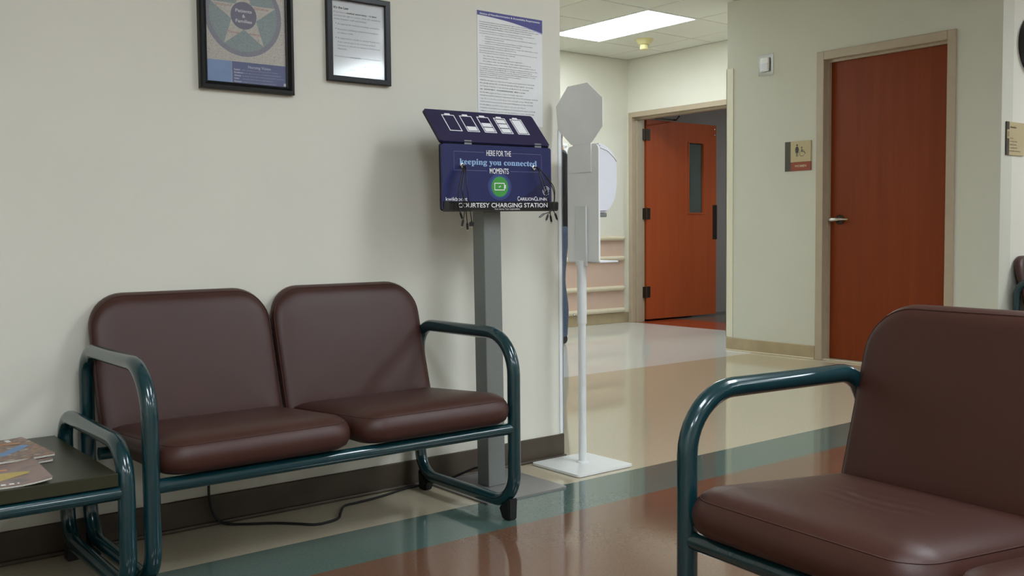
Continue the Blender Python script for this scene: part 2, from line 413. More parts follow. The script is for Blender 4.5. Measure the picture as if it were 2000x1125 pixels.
# ================================================================== HALL DOOR (open)
d2 = bpy.data.objects.new('door_2', None); COL.objects.link(d2); d2['kind'] = 'structure'; d2.location = (HX, 6.5, 0)
y0, y1, z1, fc = 5.765-6.5, 7.12-6.5, 2.11, .05
b = BM()
box(b, -.012, .17, y0, y0+fc, 0, z1, bev=.003, seg=1); box(b, -.012, .17, y1-fc, y1, 0, z1, bev=.003, seg=1); box(b, -.012, .17, y0+fc, y1-fc, z1-fc, z1, bev=.003, seg=1)
box(b, .05, .12, y1-fc-.018, y1-fc, 0, z1-fc); box(b, .05, .12, y0+fc, y0+fc+.018, 0, z1-fc); box(b, .05, .12, y0+fc+.018, y1-fc-.018, z1-fc-.018, z1-fc)
obj('frame', b, FRAMEP, d2)
# the leaf stands open at a right angle into the far room
LX0, LX1, LY0, LY1 = .185, 1.262, .555, .598
wx0, wx1, wz0, wz1 = LX0+.636, LX0+.862, 1.115, 1.848
b = BM()
box(b, LX0, wx0, LY0, LY1, .02, 2.055); box(b, wx1, LX1, LY0, LY1, .02, 2.055)
box(b, wx0, wx1, LY0, LY1, .02, wz0); box(b, wx0, wx1, LY0, LY1, wz1, 2.055)
leaf2 = obj('leaf', b, WOOD2, d2)
b = BM(); q = .016
for (a0, a1, c0, c1) in ((wx0-q, wx1+q, wz0-q, wz0), (wx0-q, wx1+q, wz1, wz1+q), (wx0-q, wx0, wz0, wz1), (wx1, wx1+q, wz0, wz1)):
    box(b, a0, a1, LY0-.008, LY0, c0, c1)
obj('window_bead', b, WOOD2, leaf2)
obj('window_pane', boxm(wx0, wx1, LY0+.018, LY0+.024, wz0, wz1), DOORGLASS, leaf2)
obj('push_plate', boxm(LX0+1.018, LX0+1.088, LY0-.004, LY0, .83, 1.2, bev=.001, seg=1), BRONZE, leaf2)
for z in (1.95, 2.01):
    b = BM(); lathe(b, [(.012, LY0), (.010, LY0-.01), (.004, LY0-.014)], 14, 'y', (LX0+1.04, 0, z)); obj('silver_bolt', b, CHROME, leaf2, True, angle=40)
for z in (.30, 1.10, 1.90):
    b = BM(); box(b, LX0+.004, LX0+.050, LY0-.004, LY0, z-.057, z+.057, bev=.001, seg=1)
    box(b, .128, .168, LY0-.002, LY0+.003, z-.057, z+.057, bev=.001, seg=1)
    tube(b, [(LX0-.006, LY0-.008, z-.06), (LX0-.006, LY0-.008, z+.06)], .008, 10)
    obj('hinge', b, BRONZE, leaf2)
b = BM(); box(b, LX0+.10, LX0+.40, LY0-.05, LY0-.02, 2.062, 2.075); tube(b, [(LX0+.40, LY0-.035, 2.068), (LX0+.18, .28, 2.068)], .008, 8)
obj('closer_arm', b, BRONZE, leaf2)

# ================================================================== HALL END: bumper rails, notice
b_ = struct(obj('trim_3', boxm(WX, 7.085, Y1-.006, Y1, .105, .86), PINK))
b_.name = 'trim_3'
for z in (.132, .353, .652, .854):
    t = thing('bumper_rail', {.132: 'lowest beige bumper rail on the hall wall, just above the skirting', .353: 'third beige bumper rail down on the hall wall, above the lowest', .652: 'second beige bumper rail down on the pink hall wall', .854: 'topmost beige bumper rail on the hall wall'}[z], 'wall rail', (WX, Y1, z), group='beige bumper rails on the hall wall')
    bm = BM(); prof = [(-.012, -.024), (-.036, -.019), (-.044, -.006), (-.044, .008), (-.036, .020), (-.012, .024), (-.006, .024), (-.006, -.024)]
    prism(bm, prof, .02, 4.43, 'x')
    obj('rail_cover', bm, RAIL, t, True, angle=35)
    bm = BM()
    for s in range(5):
        k = math.cos(s/4*PI/2); xs = 4.43+.03*math.sin(s/4*PI/2)
        ring = [bm.verts.new((xs, -.006+(p+.006)*(.25+.75*k), q_*(.5+.5*k))) for p, q_ in prof]
        if s:
            for i in range(len(ring)): bm.faces.new((last[i], last[(i+1) % 8], ring[(i+1) % 8], ring[i]))
        else: bm.faces.new(ring)
        last = ring
    bm.faces.new(last)
    obj('end_cap', bm, RAIL, t, True, angle=40)
t = thing('wall_notice', 'small white notice with grey print on the hall wall behind the person', 'notice', (6.29, Y1, 1.66))
obj('sheet', boxm(-.10, .05, -.003, -.0005, 0, .11), PAPER, t)
lettering(t, TXT_G, text_bm('STOP', -.06, .04, .062, .085, -.004, .02), text_bm('desk', -.06, .02, .030, .045, -.004))

# ================================================================== SMOKE DETECTOR
t = thing('smoke_detector', 'yellowed smoke detector on the hall ceiling', 'smoke detector', (6.51, 6.29, CEIL))
b = BM(); lathe(b, [(.082, 0), (.078, -.012), (.060, -.034), (.044, -.046)], 28); obj('base', b, YELLOWED, t, True, angle=50)
b = BM(); lathe(b, [(.030, -.046), (.038, -.052), (.040, -.085), (.034, -.092), (.010, -.094)], 28); obj('sensor_head', b, YELLOWED, t, True, angle=40)

# ================================================================== RESTROOM WALL FITTINGS
t = thing('wall_sensor', 'small white box on the wall above left of the women sign', 'sensor', (AX, 4.568, 2.06), -PI/2)
obj('clear_backplate', boxm(-.066, .066, -.004, 0, -.012, .14, bev=.001, seg=1), CLEAR, t)
obj('housing', boxm(-.036, .036, -.024, -.004, .015, .115, bev=.006), BOARD, t)
obj('lens', boxm(-.030, .030, -.027, -.024, .022, .075, bev=.001, seg=1), WHITE_P, t)

t = thing('restroom_sign', 'women restroom sign with wheelchair symbol beside the door', 'sign', (AX, 4.393, 1.338), -PI/2)
obj('face', boxm(.050, .219, -.010, -.0005, .062, .210, bev=.001, seg=1), SIGN_T, t)
obj('side_bar', boxm(0, .050, -.008, -.0005, 0, .210, bev=.001, seg=1), SIGN_D, t)
obj('name_strip', boxm(.050, .219, -.008, -.0005, 0, .062, bev=.001, seg=1), SIGN_R, t)
lettering(t, SIGN_L, text_bm('WOMEN', .084, .182, .026, .042, -.0085, .025))
yy = -.0105
b = BM()
flat(b, ellipse(.105, .181, .0065, .0075, 16), yy)
flat(b, [(.098, .171), (.112, .171), (.118, .160), (.123, .141), (.119, .139), (.113, .155), (.119, .128), (.112, .128), (.112, .101), (.107, .101), (.107, .127), (.103, .127), (.103, .101), (.098, .101), (.098, .128), (.091, .128), (.097, .155), (.091, .139), (.087, .141), (.092, .160)], yy)
flat(b, ellipse(.144, .163, .005, .0055, 14), yy)
flat(b, [(.141, .156), (.147, .156), (.148, .146), (.163, .146), (.163, .142), (.149, .142), (.149, .136), (.167, .136), (.176, .117), (.171, .115), (.163, .131), (.143, .131)], yy)
ring = ellipse(.146, .121, .021, .0215, 30); inn = ellipse(.146, .121, .018, .0185, 30)
n = 30
va = [b.verts.new((p, yy, q_)) for p, q_ in ring]; vb = [b.verts.new((p, yy, q_)) for p, q_ in inn]
for k in range(8, 28):
    k2 = (k+1) % n; b.faces.new((va[k], va[k2], vb[k2], vb[k]))
lettering(t, SIGN_K, b, name='pictogram')

# right wall: sign and clock
t = thing('attention_sign', 'tan and brown Attention sign on the wall at the right edge', 'sign', (6.05, AY0, 1.357))
obj('face', boxm(.034, .228, -.009, -.0005, 0, .200, bev=.001, seg=1), SIGN_T, t)
obj('side_bar', boxm(0, .034, -.009, -.0005, 0, .200, bev=.001, seg=1), SIGN_D, t)
obj('symbol_panel', boxm(.004, .032, -.0105, -.009, .099, .152), SIGN_T, t)
b = BM(); r1 = ellipse(.018, .125, .009, .016, 24); r2 = ellipse(.018, .125, .007, .0125, 24)
va = [b.verts.new((p, -.0112, q_)) for p, q_ in r1]; vb = [b.verts.new((p, -.0112, q_)) for p, q_ in r2]
for k in range(24): b.faces.new((va[k], va[(k+1) % 24], vb[(k+1) % 24], vb[k]))
flat(b, [(.011, .113), (.013, .112), (.025, .136), (.023, .138)], -.0113)
lettering(t, SIGN_K, b, name='prohibition_mark')
lettering(t, SIGN_K, text_bm('Attention', .042, .120, .163, .176, -.0095, .015),
          text_bm('Carilion', .042, .085, .098, .106, -.0095), text_bm('New River Valley', .042, .135, .079, .087, -.0095),
          text_bm('Medical Center', .042, .128, .060, .068, -.0095), text_bm('is committed to a', .042, .140, .041, .049, -.0095),
          text_bm('smoke-free environment', .042, .180, .022, .030, -.0095))
t = thing('wall_clock', 'black-rimmed round wall clock cut off by the right edge', 'clock', (6.375, AY0, 2.043))
b = BM(); lathe(b, [(.178, 0), (.180, -.02), (.176, -.036), (.160, -.040), (.150, -.034), (.148, -.022)], 48, 'y'); obj('rim', b, BLACKP, t, True, angle=50)
b = BM(); lathe(b, [(.15, -.023), (.149, -.0235)], 48, 'y'); obj('dial', b, PAPER, t)
lettering(t, TXT_K, *[text_bm(str(k), .122*math.sin(k*PI/6)-.011, .122*math.sin(k*PI/6)+.011, .122*math.cos(k*PI/6)-.011, .122*math.cos(k*PI/6)+.011, -.0245) for k in range(1, 13)])
obj('hour_hand', prism(BM(), [(-.005, -.015), (.005, -.015), (.062, .045), (.056, .050)], -.026, -.025), BLACKP, t)
obj('minute_hand', prism(BM(), [(-.004, -.02), (.004, -.02), (-.03, .108), (-.036, .106)], -.028, -.027), BLACKP, t)
b = BM(); lathe(b, [(.149, -.031), (.148, -.032)], 48, 'y'); obj('glass_cover', b, PANE, t)

def wrinkled_vinyl():
    m = VINYL.copy(); m.name = 'wrinkled_vinyl'; nt = m.node_tree; bs = nt.nodes['Principled BSDF']
    old = next(n for n in nt.nodes if n.type == 'BUMP'); tc = next(n for n in nt.nodes if n.type == 'TEX_COORD')
    mp = nt.nodes.new('ShaderNodeMapping'); mp.vector_type = 'POINT'; mp.inputs['Location'].default_value = (-.30*6, -.19*9, -.4*6); mp.inputs['Scale'].default_value = (6, 9, 6)
    nt.links.new(tc.outputs['Object'], mp.inputs[0])
    ln_ = nt.nodes.new('ShaderNodeVectorMath'); ln_.operation = 'LENGTH'; nt.links.new(mp.outputs[0], ln_.inputs[0])
    mr = nt.nodes.new('ShaderNodeMapRange'); mr.inputs['From Min'].default_value = .2; mr.inputs['From Max'].default_value = .85; mr.inputs['To Min'].default_value = 1; mr.inputs['To Max'].default_value = 0
    nt.links.new(ln_.outputs['Value'], mr.inputs['Value'])
    wv = nt.nodes.new('ShaderNodeTexWave'); wv.inputs['Scale'].default_value = 7; wv.inputs['Distortion'].default_value = 5; wv.inputs['Detail'].default_value = 1; wv.bands_direction = 'Y'
    nt.links.new(tc.outputs['Object'], wv.inputs['Vector'])
    mu = nt.nodes.new('ShaderNodeMath'); mu.operation = 'MULTIPLY'; nt.links.new(wv.outputs['Fac'], mu.inputs[0]); nt.links.new(mr.outputs[0], mu.inputs[1])
    b2 = nt.nodes.new('ShaderNodeBump'); b2.inputs['Strength'].default_value = .5; b2.inputs['Distance'].default_value = .006
    nt.links.new(mu.outputs[0], b2.inputs['Height']); nt.links.new(old.outputs['Normal'], b2.inputs['Normal']); nt.links.new(b2.outputs['Normal'], bs.inputs['Normal'])
    return m
VINYL_W = wrinkled_vinyl()
# ================================================================== BENCHES
def cushion(bm, W, D, prof, rc, fn, n=6):
    """stack of rounded-rect rings in plan (W x D): prof=[(inset, height)]; fn maps (u,v,h)->xyz"""
    rings = []
    for e, h in prof:
        rs = [max(r-e, .012) for r in rc]
        ring = [bm.verts.new(fn(p, q_, h)) for p, q_ in rrect(e, W-e, e, D-e, rs, n)]
        rings.append(ring)
    for A, B in zip(rings, rings[1:]):
        N = len(A)
        for k in range(N): bm.faces.new((A[k], A[(k+1) % N], B[(k+1) % N], B[k]))
    for ring in (rings[0], rings[-1]):
        bm.faces.new(ring)
    return bm
def bench(name, label, loc, rotz, nseat=2, wrinkle=None, group='teal framed waiting room benches'):
    t = thing(name, label, 'bench', loc, rotz, group)
    UW, GAP = .548, .010
    Wd = nseat*UW+(nseat-1)*GAP+.022
    R_ = .0205; DP = .540
    zt, zb = .590, .052
    for X in (0, Wd):
        pts = fillet([(X, 0, zb), (X, DP, zb), (X, DP, zt), (X, 0, zt)], [.10, .09, .085, .125], 10)
        sf = obj('side_frame', tube(BM(), pts, R_, 16, closed=True), TEAL, t, True)
        for (yy0, sg) in ((.012, 1), (DP-.012, -1)):
            bm = BM()
            A = [(X-.018, yy0-.006*sg), (X+.018, yy0-.006*sg), (X+.018, yy0+.050*sg), (X-.018, yy0+.050*sg)]
            B = [(X-.016, yy0-.004*sg), (X+.016, yy0-.004*sg), (X+.016, yy0+.034*sg), (X-.016, yy0+.034*sg)]
            va = [bm.verts.new((x, y, .072 if k < 2 else .036)) for k, (x, y) in enumerate(A)]; vb = [bm.verts.new((x, y, 0)) for x, y in B]
            bm.faces.new(va); bm.faces.new(vb[::-1])
            for k in range(4): bm.faces.new((va[k], va[(k+1) % 4], vb[(k+1) % 4], vb[k]))
            bmesh.ops.bevel(bm, geom=list(bm.edges), offset=.004, segments=2, affect='EDGES')
            fo = obj('rubber_foot', bm, RUBBER, sf, True, angle=40)
    obj('front_rail', tube(BM(), [(.012, .004, .296), (Wd-.012, .004, .296)], .0185, 16), TEAL, t, True, angle=50)
    obj('rear_rail', tube(BM(), [(.012, .48, .296), (Wd-.012, .48, .296)], .0185, 16), TEAL, t, True, angle=50)
    for i in range(nseat):
        sx = .010+i*(UW+GAP)
        # seat pad: rounded front, slight fall to the back
        D = .488; Hh = .098
        def f_seat(p, q_, h, sx=sx):
            y = -.046+q_
            crown = .010*math.sin(PI*min(1, max(0, p/UW)))*(h/Hh) if h > 0 else 0
            fall = -.050*(q_/D)*(h/Hh)+.012*(1-q_/D)
            front = -.010*max(0, (.10-q_)/.10)**2*(h/Hh)
            return (sx+p, y, .311+h+crown*.6+fall*.55+front)
        prof = [(.055, 0), (.028, .003), (.010, .014), (.002, .030), (0, .044), (.002, .058), (.009, .073), (.020, .085), (.036, .094), (.056, .099), (.085, .102), (.13, .104), (.18, .105)]
        seat = obj('seat', cushion(BM(), UW, D, prof, (.085, .085, .03, .03), f_seat, 8), wrinkle if (wrinkle and i == 0) else VINYL, t, True)
        ring = [Vector(f_seat(p, q_, .081)) for p, q_ in rrect(.0155, UW-.0155, .0155, D-.0155, [.07, .07, .014, .014], 8)]
        obj('seam', tube(BM(), ring, .0011, 5, closed=True), STITCH, seat, True)
        # backrest, leaning back
        lean = math.radians(15.5); Hb = .413; T = .058
        cs, sn = math.cos(lean), math.sin(lean)
        def f_back(p, q_, h, sx=sx):
            # q_ up the back, h towards the sitter
            return (sx+p, .480+q_*sn-h*cs, .352+q_*cs-h*sn)
        prof = [(.030, 0), (.010, .003), (.002, .014), (0, .026), (.002, .038), (.009, .048), (.020, .054), (.036, .057), (.07, .058), (.14, .060), (.19, .0605)]
        back = obj('backrest', cushion(BM(), UW, Hb, prof, (.03, .03, .105, .105), f_back, 9), VINYL, t, True)
        ring = [Vector(f_back(p, q_, .041)) for p, q_ in rrect(.003, UW-.003, .003, Hb-.003, [.028, .028, .102, .102], 9)]
        obj('seam', tube(BM(), ring, .0011, 5, closed=True), STITCH, back, True)
        for px_ in (sx+.10, sx+UW-.10):
            obj('back_support', tube(BM(), [(px_, .48, .296), (px_, .492, .40), (px_, .516, .50)], .010, 8), TEAL, t, True, angle=50)
    return t
bench('waiting_bench', 'brown vinyl two-seat bench against the wall below the framed notices', (.782, 2.412, 0), 0)
bench('waiting_bench', 'brown vinyl bench in the right foreground with one teal arm in view', (1.472, 1.306, 0), -PI/2-math.radians(5.6), wrinkle=VINYL_W)
bench('waiting_bench', 'far brown and teal bench barely in view under the attention sign', (6.13, 2.262, 0), 0)

# ================================================================== SIDE TABLE
t = thing('side_table', 'low dark olive side table with teal tube frame beside the bench', 'table', (.722, 2.412, 0))
TW, DP = .60, .545
for X in (0, -TW):
    pts = fillet([(X, 0, .052), (X, DP, .052), (X, DP, .408), (X, 0, .408)], [.09, .08, .07, .095], 9)
    sf = obj('side_frame', tube(BM(), pts, .0205, 16, closed=True), TEAL, t, True)
    for yy0 in (.03, DP-.03):
        obj('rubber_foot', boxm(X-.016, X+.016, yy0-.02, yy0+.02, 0, .045, bev=.004), RUBBER, sf)
obj('front_rail', tube(BM(), [(-.012, .004, .297), (-TW+.012, .004, .297)], .0185, 16), TEAL, t, True, angle=50)
obj('rear_rail', tube(BM(), [(-.012, .51, .297), (-TW+.012, .51, .297)], .0185, 16), TEAL, t, True, angle=50)
obj('tabletop', boxm(-TW+.021, -.021, -.014, .572, .3155, .3475, bev=.002, seg=1), TABLE, t)

# ---- magazines
def cover_mat(name, cols, scale):
    m = bpy.data.materials.new(name); m.use_nodes = True; nt = m.node_tree; bs = nt.nodes['Principled BSDF']
    tc = nt.nodes.new('ShaderNodeTexCoord'); n_ = nt.nodes.new('ShaderNodeTexNoise'); n_.inputs['Scale'].default_value = scale; n_.inputs['Detail'].default_value = 3
    cr = nt.nodes.new('ShaderNodeValToRGB'); cr.color_ramp.interpolation = 'EASE'
    while len(cr.color_ramp.elements) < len(cols): cr.color_ramp.elements.new(.5)
    for e, (pos, c) in zip(cr.color_ramp.elements, cols): e.position = pos; e.color = (*lin(c), 1)
    nt.links.new(tc.outputs['Object'], n_.inputs['Vector']); nt.links.new(n_.outputs['Fac'], cr.inputs['Fac']); nt.links.new(cr.outputs['Color'], bs.inputs['Base Color'])
    bs.inputs['Roughness'].default_value = .3
    return m
COV1 = cover_mat('cover_print_warm', [(.3, (80, 58, 50)), (.45, (150, 104, 80)), (.55, (104, 76, 68)), (.7, (190, 168, 146))], 24)
COV2 = cover_mat('cover_print_mauve', [(.3, (112, 92, 92)), (.5, (140, 112, 104)), (.7, (98, 84, 88))], 14)
MAG_B = mat('cover_blue_shape', (92, 140, 190), .35, noise=(40, .12))
MAG_O = mat('cover_orange_shape', (206, 138, 92), .35, noise=(40, .12))
MAG_Y = mat('cover_yellow_shape', (190, 164, 76), .35, noise=(40, .1))
PAGES = mat('page_edges', (206, 202, 190), .7, noise=(300, .12))
def magazine(label, corner, rotz, w_, h_, th, z, cov, curl=.004):
    """corner = front right corner"""
    t = thing('magazine', label, 'magazine', (corner[0], corner[1], z), rotz, 'magazines on the side table')
    def sheet(bm, z0, z1, e):
        n_ = 10
        for k in range(n_+1):
            f = k/n_; x = -w_+e+(w_-2*e)*f; lift = curl*max(0, (f-.6)/.4)**2
            row.append([bm.verts.new((x, y, zz+lift)) for y in (e, h_-e) for zz in (z0, z1)])
        for A, B in zip(row, row[1:]):
            for q_ in ((0, 1, 3, 2),): pass
            bm.faces.new((A[0], B[0], B[2], A[2])); bm.faces.new((A[1], A[3], B[3], B[1])); bm.faces.new((A[0], A[1], B[1], B[0])); bm.faces.new((A[2], B[2], B[3], A[3]))
        bm.faces.new((row[0][0], row[0][2], row[0][3], row[0][1])); bm.faces.new((row[-1][0], row[-1][1], row[-1][3], row[-1][2]))
        return bm
    row = []; obj('pages', sheet(BM(), .0003, th, .0015), PAGES, t)
    row = []; obj('cover', sheet(BM(), th, th+.0006, 0), cov, t)
    return t
TZ = .3478
magazine('magazine with plain mauve cover lying under the colourful one on the table', (.614, 2.632), math.radians(6), .21, .275, .006, TZ, COV2, .001)
mB = magazine('colourful magazine with blue and orange cover, on top of the stack by the wall', (.624, 2.655), math.radians(4), .21, .275, .006, TZ+.0078, COV1, .002)
zt_ = .0078
for nm, m_, pts in (('cover_picture', MAG_B, [(-.20, .05), (-.15, .055), (-.10, .06), (-.07, .09), (-.04, .12), (-.02, .15), (-.03, .17), (-.06, .15), (-.09, .11), (-.13, .10), (-.2, .095)]),
                    ('cover_picture', MAG_O, [(-.21, .12), (-.16, .13), (-.13, .15), (-.14, .17), (-.21, .175)]),
                    ('cover_picture', MAG_O, [(-.21, .195), (-.08, .20), (-.03, .19), (-.025, .205), (-.08, .215), (-.21, .21)])):
    b = BM(); A = [b.verts.new((x, y, .0069+.0022*max(0, ((x+.21)/.21-.6)/.4)**2)) for x, y in pts]; b.faces.new(A); obj(nm, b, m_, mB)
for x in (-.17, -.13, -.09, -.05): obj('title_letter', boxm(x, x+.012, .232, .262, .0068, .0072), PAPER, mB)
mC = magazine('magazine with a yellow leaf shape on its cover at the front of the table', (.558, 2.404), math.radians(-3), .21, .255, .005, TZ, COV2, .008)
b = BM(); pts = [(-.19, .095), (-.15, .055), (-.12, .045), (-.08, .075), (-.035, .095), (-.03, .115), (-.06, .135), (-.12, .14), (-.2, .135)]
A = [b.verts.new((x, y, .0058+.0085*max(0, ((x+.21)/.21-.6)/.4)**2)) for x, y in pts]; b.faces.new(A); obj('cover_picture', b, MAG_Y, mC)
b = BM(); box(b, -.2, -.07, .165, .182, .0056, .0060); obj('cover_picture', b, MAG_O, mC)
for k in range(8): obj('title_letter', boxm(-.19+k*.017, -.19+k*.017+.010, .012, .024, .0056, .0060), PAPER, mC)

# ================================================================== PICTURES ON THE LEFT WALL
def picture_frame(t, W, Hh, fw_, dep, prof='bevel', glass=None):
    for nm, pts in (('b', None),):
        bm = BM()
        def ringv(e, y): return [bm.verts.new(p) for p in ((e, y, e), (W-e, y, e), (W-e, y, Hh-e), (e, y, Hh-e))]
        prof_ = [(0, 0), (0, -dep*.7), (fw_*.18, -dep), (fw_*.5, -dep), (fw_*.85, -dep*.55), (fw_, -dep*.5), (fw_, -.002)] if prof == 'bevel' else [(0, 0), (0, -dep), (.002, -dep-.001), (fw_-.002, -dep-.001), (fw_, -dep), (fw_, -.002)]
        R = [ringv(e, y) for e, y in prof_]
        for A, B in zip(R, R[1:]):
            for k in range(4): bm.faces.new((A[k], A[(k+1) % 4], B[(k+1) % 4], B[k]))
        obj('frame', bm, BLACKF, t)
    obj('backing', boxm(.002, W-.002, -.003, -.0005, .002, Hh-.002), BLACKP, t)
    obj('glass', boxm(fw_-.001, W-fw_+.001, -dep*.5-.0015, -dep*.5, fw_-.001, Hh-fw_+.001), glass or PANE, t)
# frame 1: nursing vision poster (inner 1.172..1.436, 1.389..)
W1, H1 = .313, .466
t = thing('framed_poster', 'black framed Nursing Vision poster with a star in a circle', 'picture', (1.150, WL, 1.363))
picture_frame(t, W1, H1, .0245, .026)
def paperbox(z0, z1, x0=.022, x1=W1-.022, y=-.005): return boxm(x0, x1, y, y+.0015, z0, z1)
MOSAIC = cover_mat('hazed_mosaic_print', [(.30, (176, 166, 158)), (.46, (226, 222, 208)), (.56, (206, 196, 186)), (.7, (238, 236, 226))], 190)  # these print colours are paled to carry the reflection haze on the glass
RINGM = mat('hazed_violet_ring_print', (158, 158, 168), .6, noise=(220, .12))
TEALM = mat('hazed_green_disc_print', (164, 178, 176), .6, noise=(220, .14))
DISC = mat('hazed_slate_disc_print', (138, 136, 152), .6, noise=(220, .06))
BL1 = mat('hazed_blue_panel_print', (150, 176, 214), .6, noise=(14, .08))
BL2 = mat('hazed_slate_panel_print', (118, 126, 166), .6, noise=(14, .06))
obj('print', paperbox(.022, H1-.022), MOSAIC, t)
cx, cz = .149, .237
def disc(name, m_, r, y): b = BM(); flat(b, ellipse(cx, cz, r, r*1.0, 56), y); return lettering(t, m_, b, name=name)
disc('ring_print', RINGM, .1275, -.0052); disc('disc_print', TEALM, .112, -.0054)
b = BM(); star = []
for k in range(10):
    a = PI/2+k*PI/5; r = .113 if k % 2 == 0 else .043
    star.append((cx+r*math.cos(a), cz+r*math.sin(a)))
flat(b, star, -.0056); lettering(t, MOSAIC, b, name='star_print')
disc('centre_print', DISC, .043, -.0058)
lettering(t, TXT_W, text_bm('Patients', cx-.027, cx+.027, cz+.010, cz+.020, -.0060, .015), text_bm('&', cx-.005, cx+.005, cz-.006, cz+.004, -.0060, .015), text_bm('Families', cx-.027, cx+.027, cz-.022, cz-.012, -.0060, .015))
lettering(t, TXT_R, text_bm('Human Resources', cx-.092, cx-.040, cz+.024, cz+.030, -.0060), text_bm('Education', cx+.036, cx+.082, cz+.024, cz+.032, -.0060),
          text_bm('Clinical', cx-.053, cx-.018, cz-.058, cz-.050, -.0060), text_bm('Advocacy', cx+.018, cx+.056, cz-.058, cz-.050, -.0060))
obj('blue_panel', boxm(.022, .106, -.0058, -.005, .022, .092), BL1, t); obj('slate_panel', boxm(.1075, W1-.022, -.0058, -.005, .022, .092), BL2, t)
ls = [text_bm('Nursing Vision', .160, .236, .074, .083, -.0062)]
for k, (a, bt) in enumerate((('Respect', 'value every person and every point of view'), ('Excellence', 'deliver the best care to patients and families'), ('Advocacy', 'speak for those who need a voice in their own care'), ('Caring', 'treat the whole person with kindness'), ('Nurturing', 'support one another as we grow and learn'))):
    z = .0655-k*.0092
    ls.append(text_bm(a, .1135, .1135+.0028*len(a), z, z+.0045, -.0062, .03)); ls.append(text_bm(bt, .138+.001*k, .138+.0029*len(bt), z+.0005, z+.003, -.0062, 0, 1))
lettering(t, TXT_W, *ls)
lettering(t, LILAC, *[text_bm(s_t, .034, .088, z, z+.004, -.0062, 0, 1) for s_t, z in (('OUR MISSION', .060), ('improve the health of the', .051), ('communities we serve', .043))])
b = BM(); flat(b, ellipse(.285, .032, .005, .005, 20), -.0062); lettering(t, TXT_W, b, name='round_logo')
# frame 2: It's the Law
W2, H2 = .243, .290
t = thing('framed_notice', "narrow black framed It's the Law notice on white paper", 'picture', (1.587, WL, 1.424))
picture_frame(t, W2, H2, .0185, .018, 'flat', PANE2)
obj('sheet', boxm(.017, W2-.017, -.005, -.0035, .017, H2-.017), PAPER, t)
PL, PT, PH, PW = .0185, .2715, .253, .206
def ln(s_t, fx, fx2, fy, cap=.0052, bold=0): return text_bm(s_t, PL+PW*fx, PL+PW*fx2, PT-PH*fy, PT-PH*fy+cap, -.0055, bold, 2)
lettering(t, TXT_K, ln("It's the Law", .055, .33, .110, .0075, .03), ln('medical emergency', .29, .67, .165, .0055, .03), ln('in labor', .72, .86, .165, .0055, .03), ln('participates', .34, .55, .745, .005, .02),
          ln('CARILION CLINIC', .34, .64, .915, .0062), ln('\u2022', .085, .10, .315, .006, .05), ln('\u2022', .085, .10, .385, .006, .05), ln('\u2022', .085, .10, .505, .006, .05))
lettering(t, TXT_G, ln('If you have a', .055, .275, .165), ln('or', .685, .71, .165), ln('you have the right to receive, within the capabilities', .055, .93, .210),
          ln('of this hospital\u2019s staff and facilities:', .055, .66, .255), ln('An appropriate medical screening examination', .12, .91, .318), ln('Necessary stabilizing treatment (including for', .12, .89, .388),
          ln('an unborn child)', .12, .40, .435), ln('An appropriate transfer to another facility even', .12, .92, .505), ln('if you cannot pay or do not have medical', .12, .82, .555),
          ln('insurance or you are not entitled to Medicare or', .12, .92, .600), ln('Medicaid.', .12, .28, .645), ln('This medical center', .055, .33, .745), ln('in the Medicaid Program', .565, .92, .745))
b = BM(); r1 = ellipse(.147, .052, .0075, .005, 24)
for k in range(3, 19):
    a, c2 = 2*PI*k/24, 2*PI*(k+1)/24
    q1 = [(.147+.0075*math.cos(a), .053+.005*math.sin(a)), (.147+.0075*math.cos(c2), .053+.005*math.sin(c2)), (.147+.006*math.cos(c2), .053+.0035*math.sin(c2)), (.147+.006*math.cos(a), .053+.0035*math.sin(a))]
    flat(b, q1, -.0056)
lettering(t, TXT_K, b, name='swirl_logo')

# ================================================================== NONDISCRIMINATION POSTER
PWD, PHT = .3165, .415
t = thing('wall_poster', 'white Notice of Nondiscrimination poster with violet banner behind the charging station', 'poster', (2.2155, WL, 1.325))
obj('sheet', boxm(0, PWD, -.002, -.0004, 0, PHT), PAPER, t)
def curve(z_at): return [(PWD*k/24, PHT-z_at(k/24)) for k in range(25)]
sw1 = lambda f: .0165+.028*f**2+.006*f
sw2 = lambda f: .0165+.034*f**2.2+.005*f
b = BM(); flat(b, curve(sw1)+[(PWD, PHT), (0, PHT)], -.0026); lettering(t, PURPLE, b, name='banner')
b = BM(); flat(b, curve(sw2)+[(PWD, PHT), (0, PHT)], -.0023); lettering(t, LILAC, b, name='banner_edge')
lettering(t, TXT_W, text_bm('Notice of Nondiscrimination & Accessibility Requirements', .013, PWD-.013, PHT-.0135, PHT-.0065, -.003, .01))
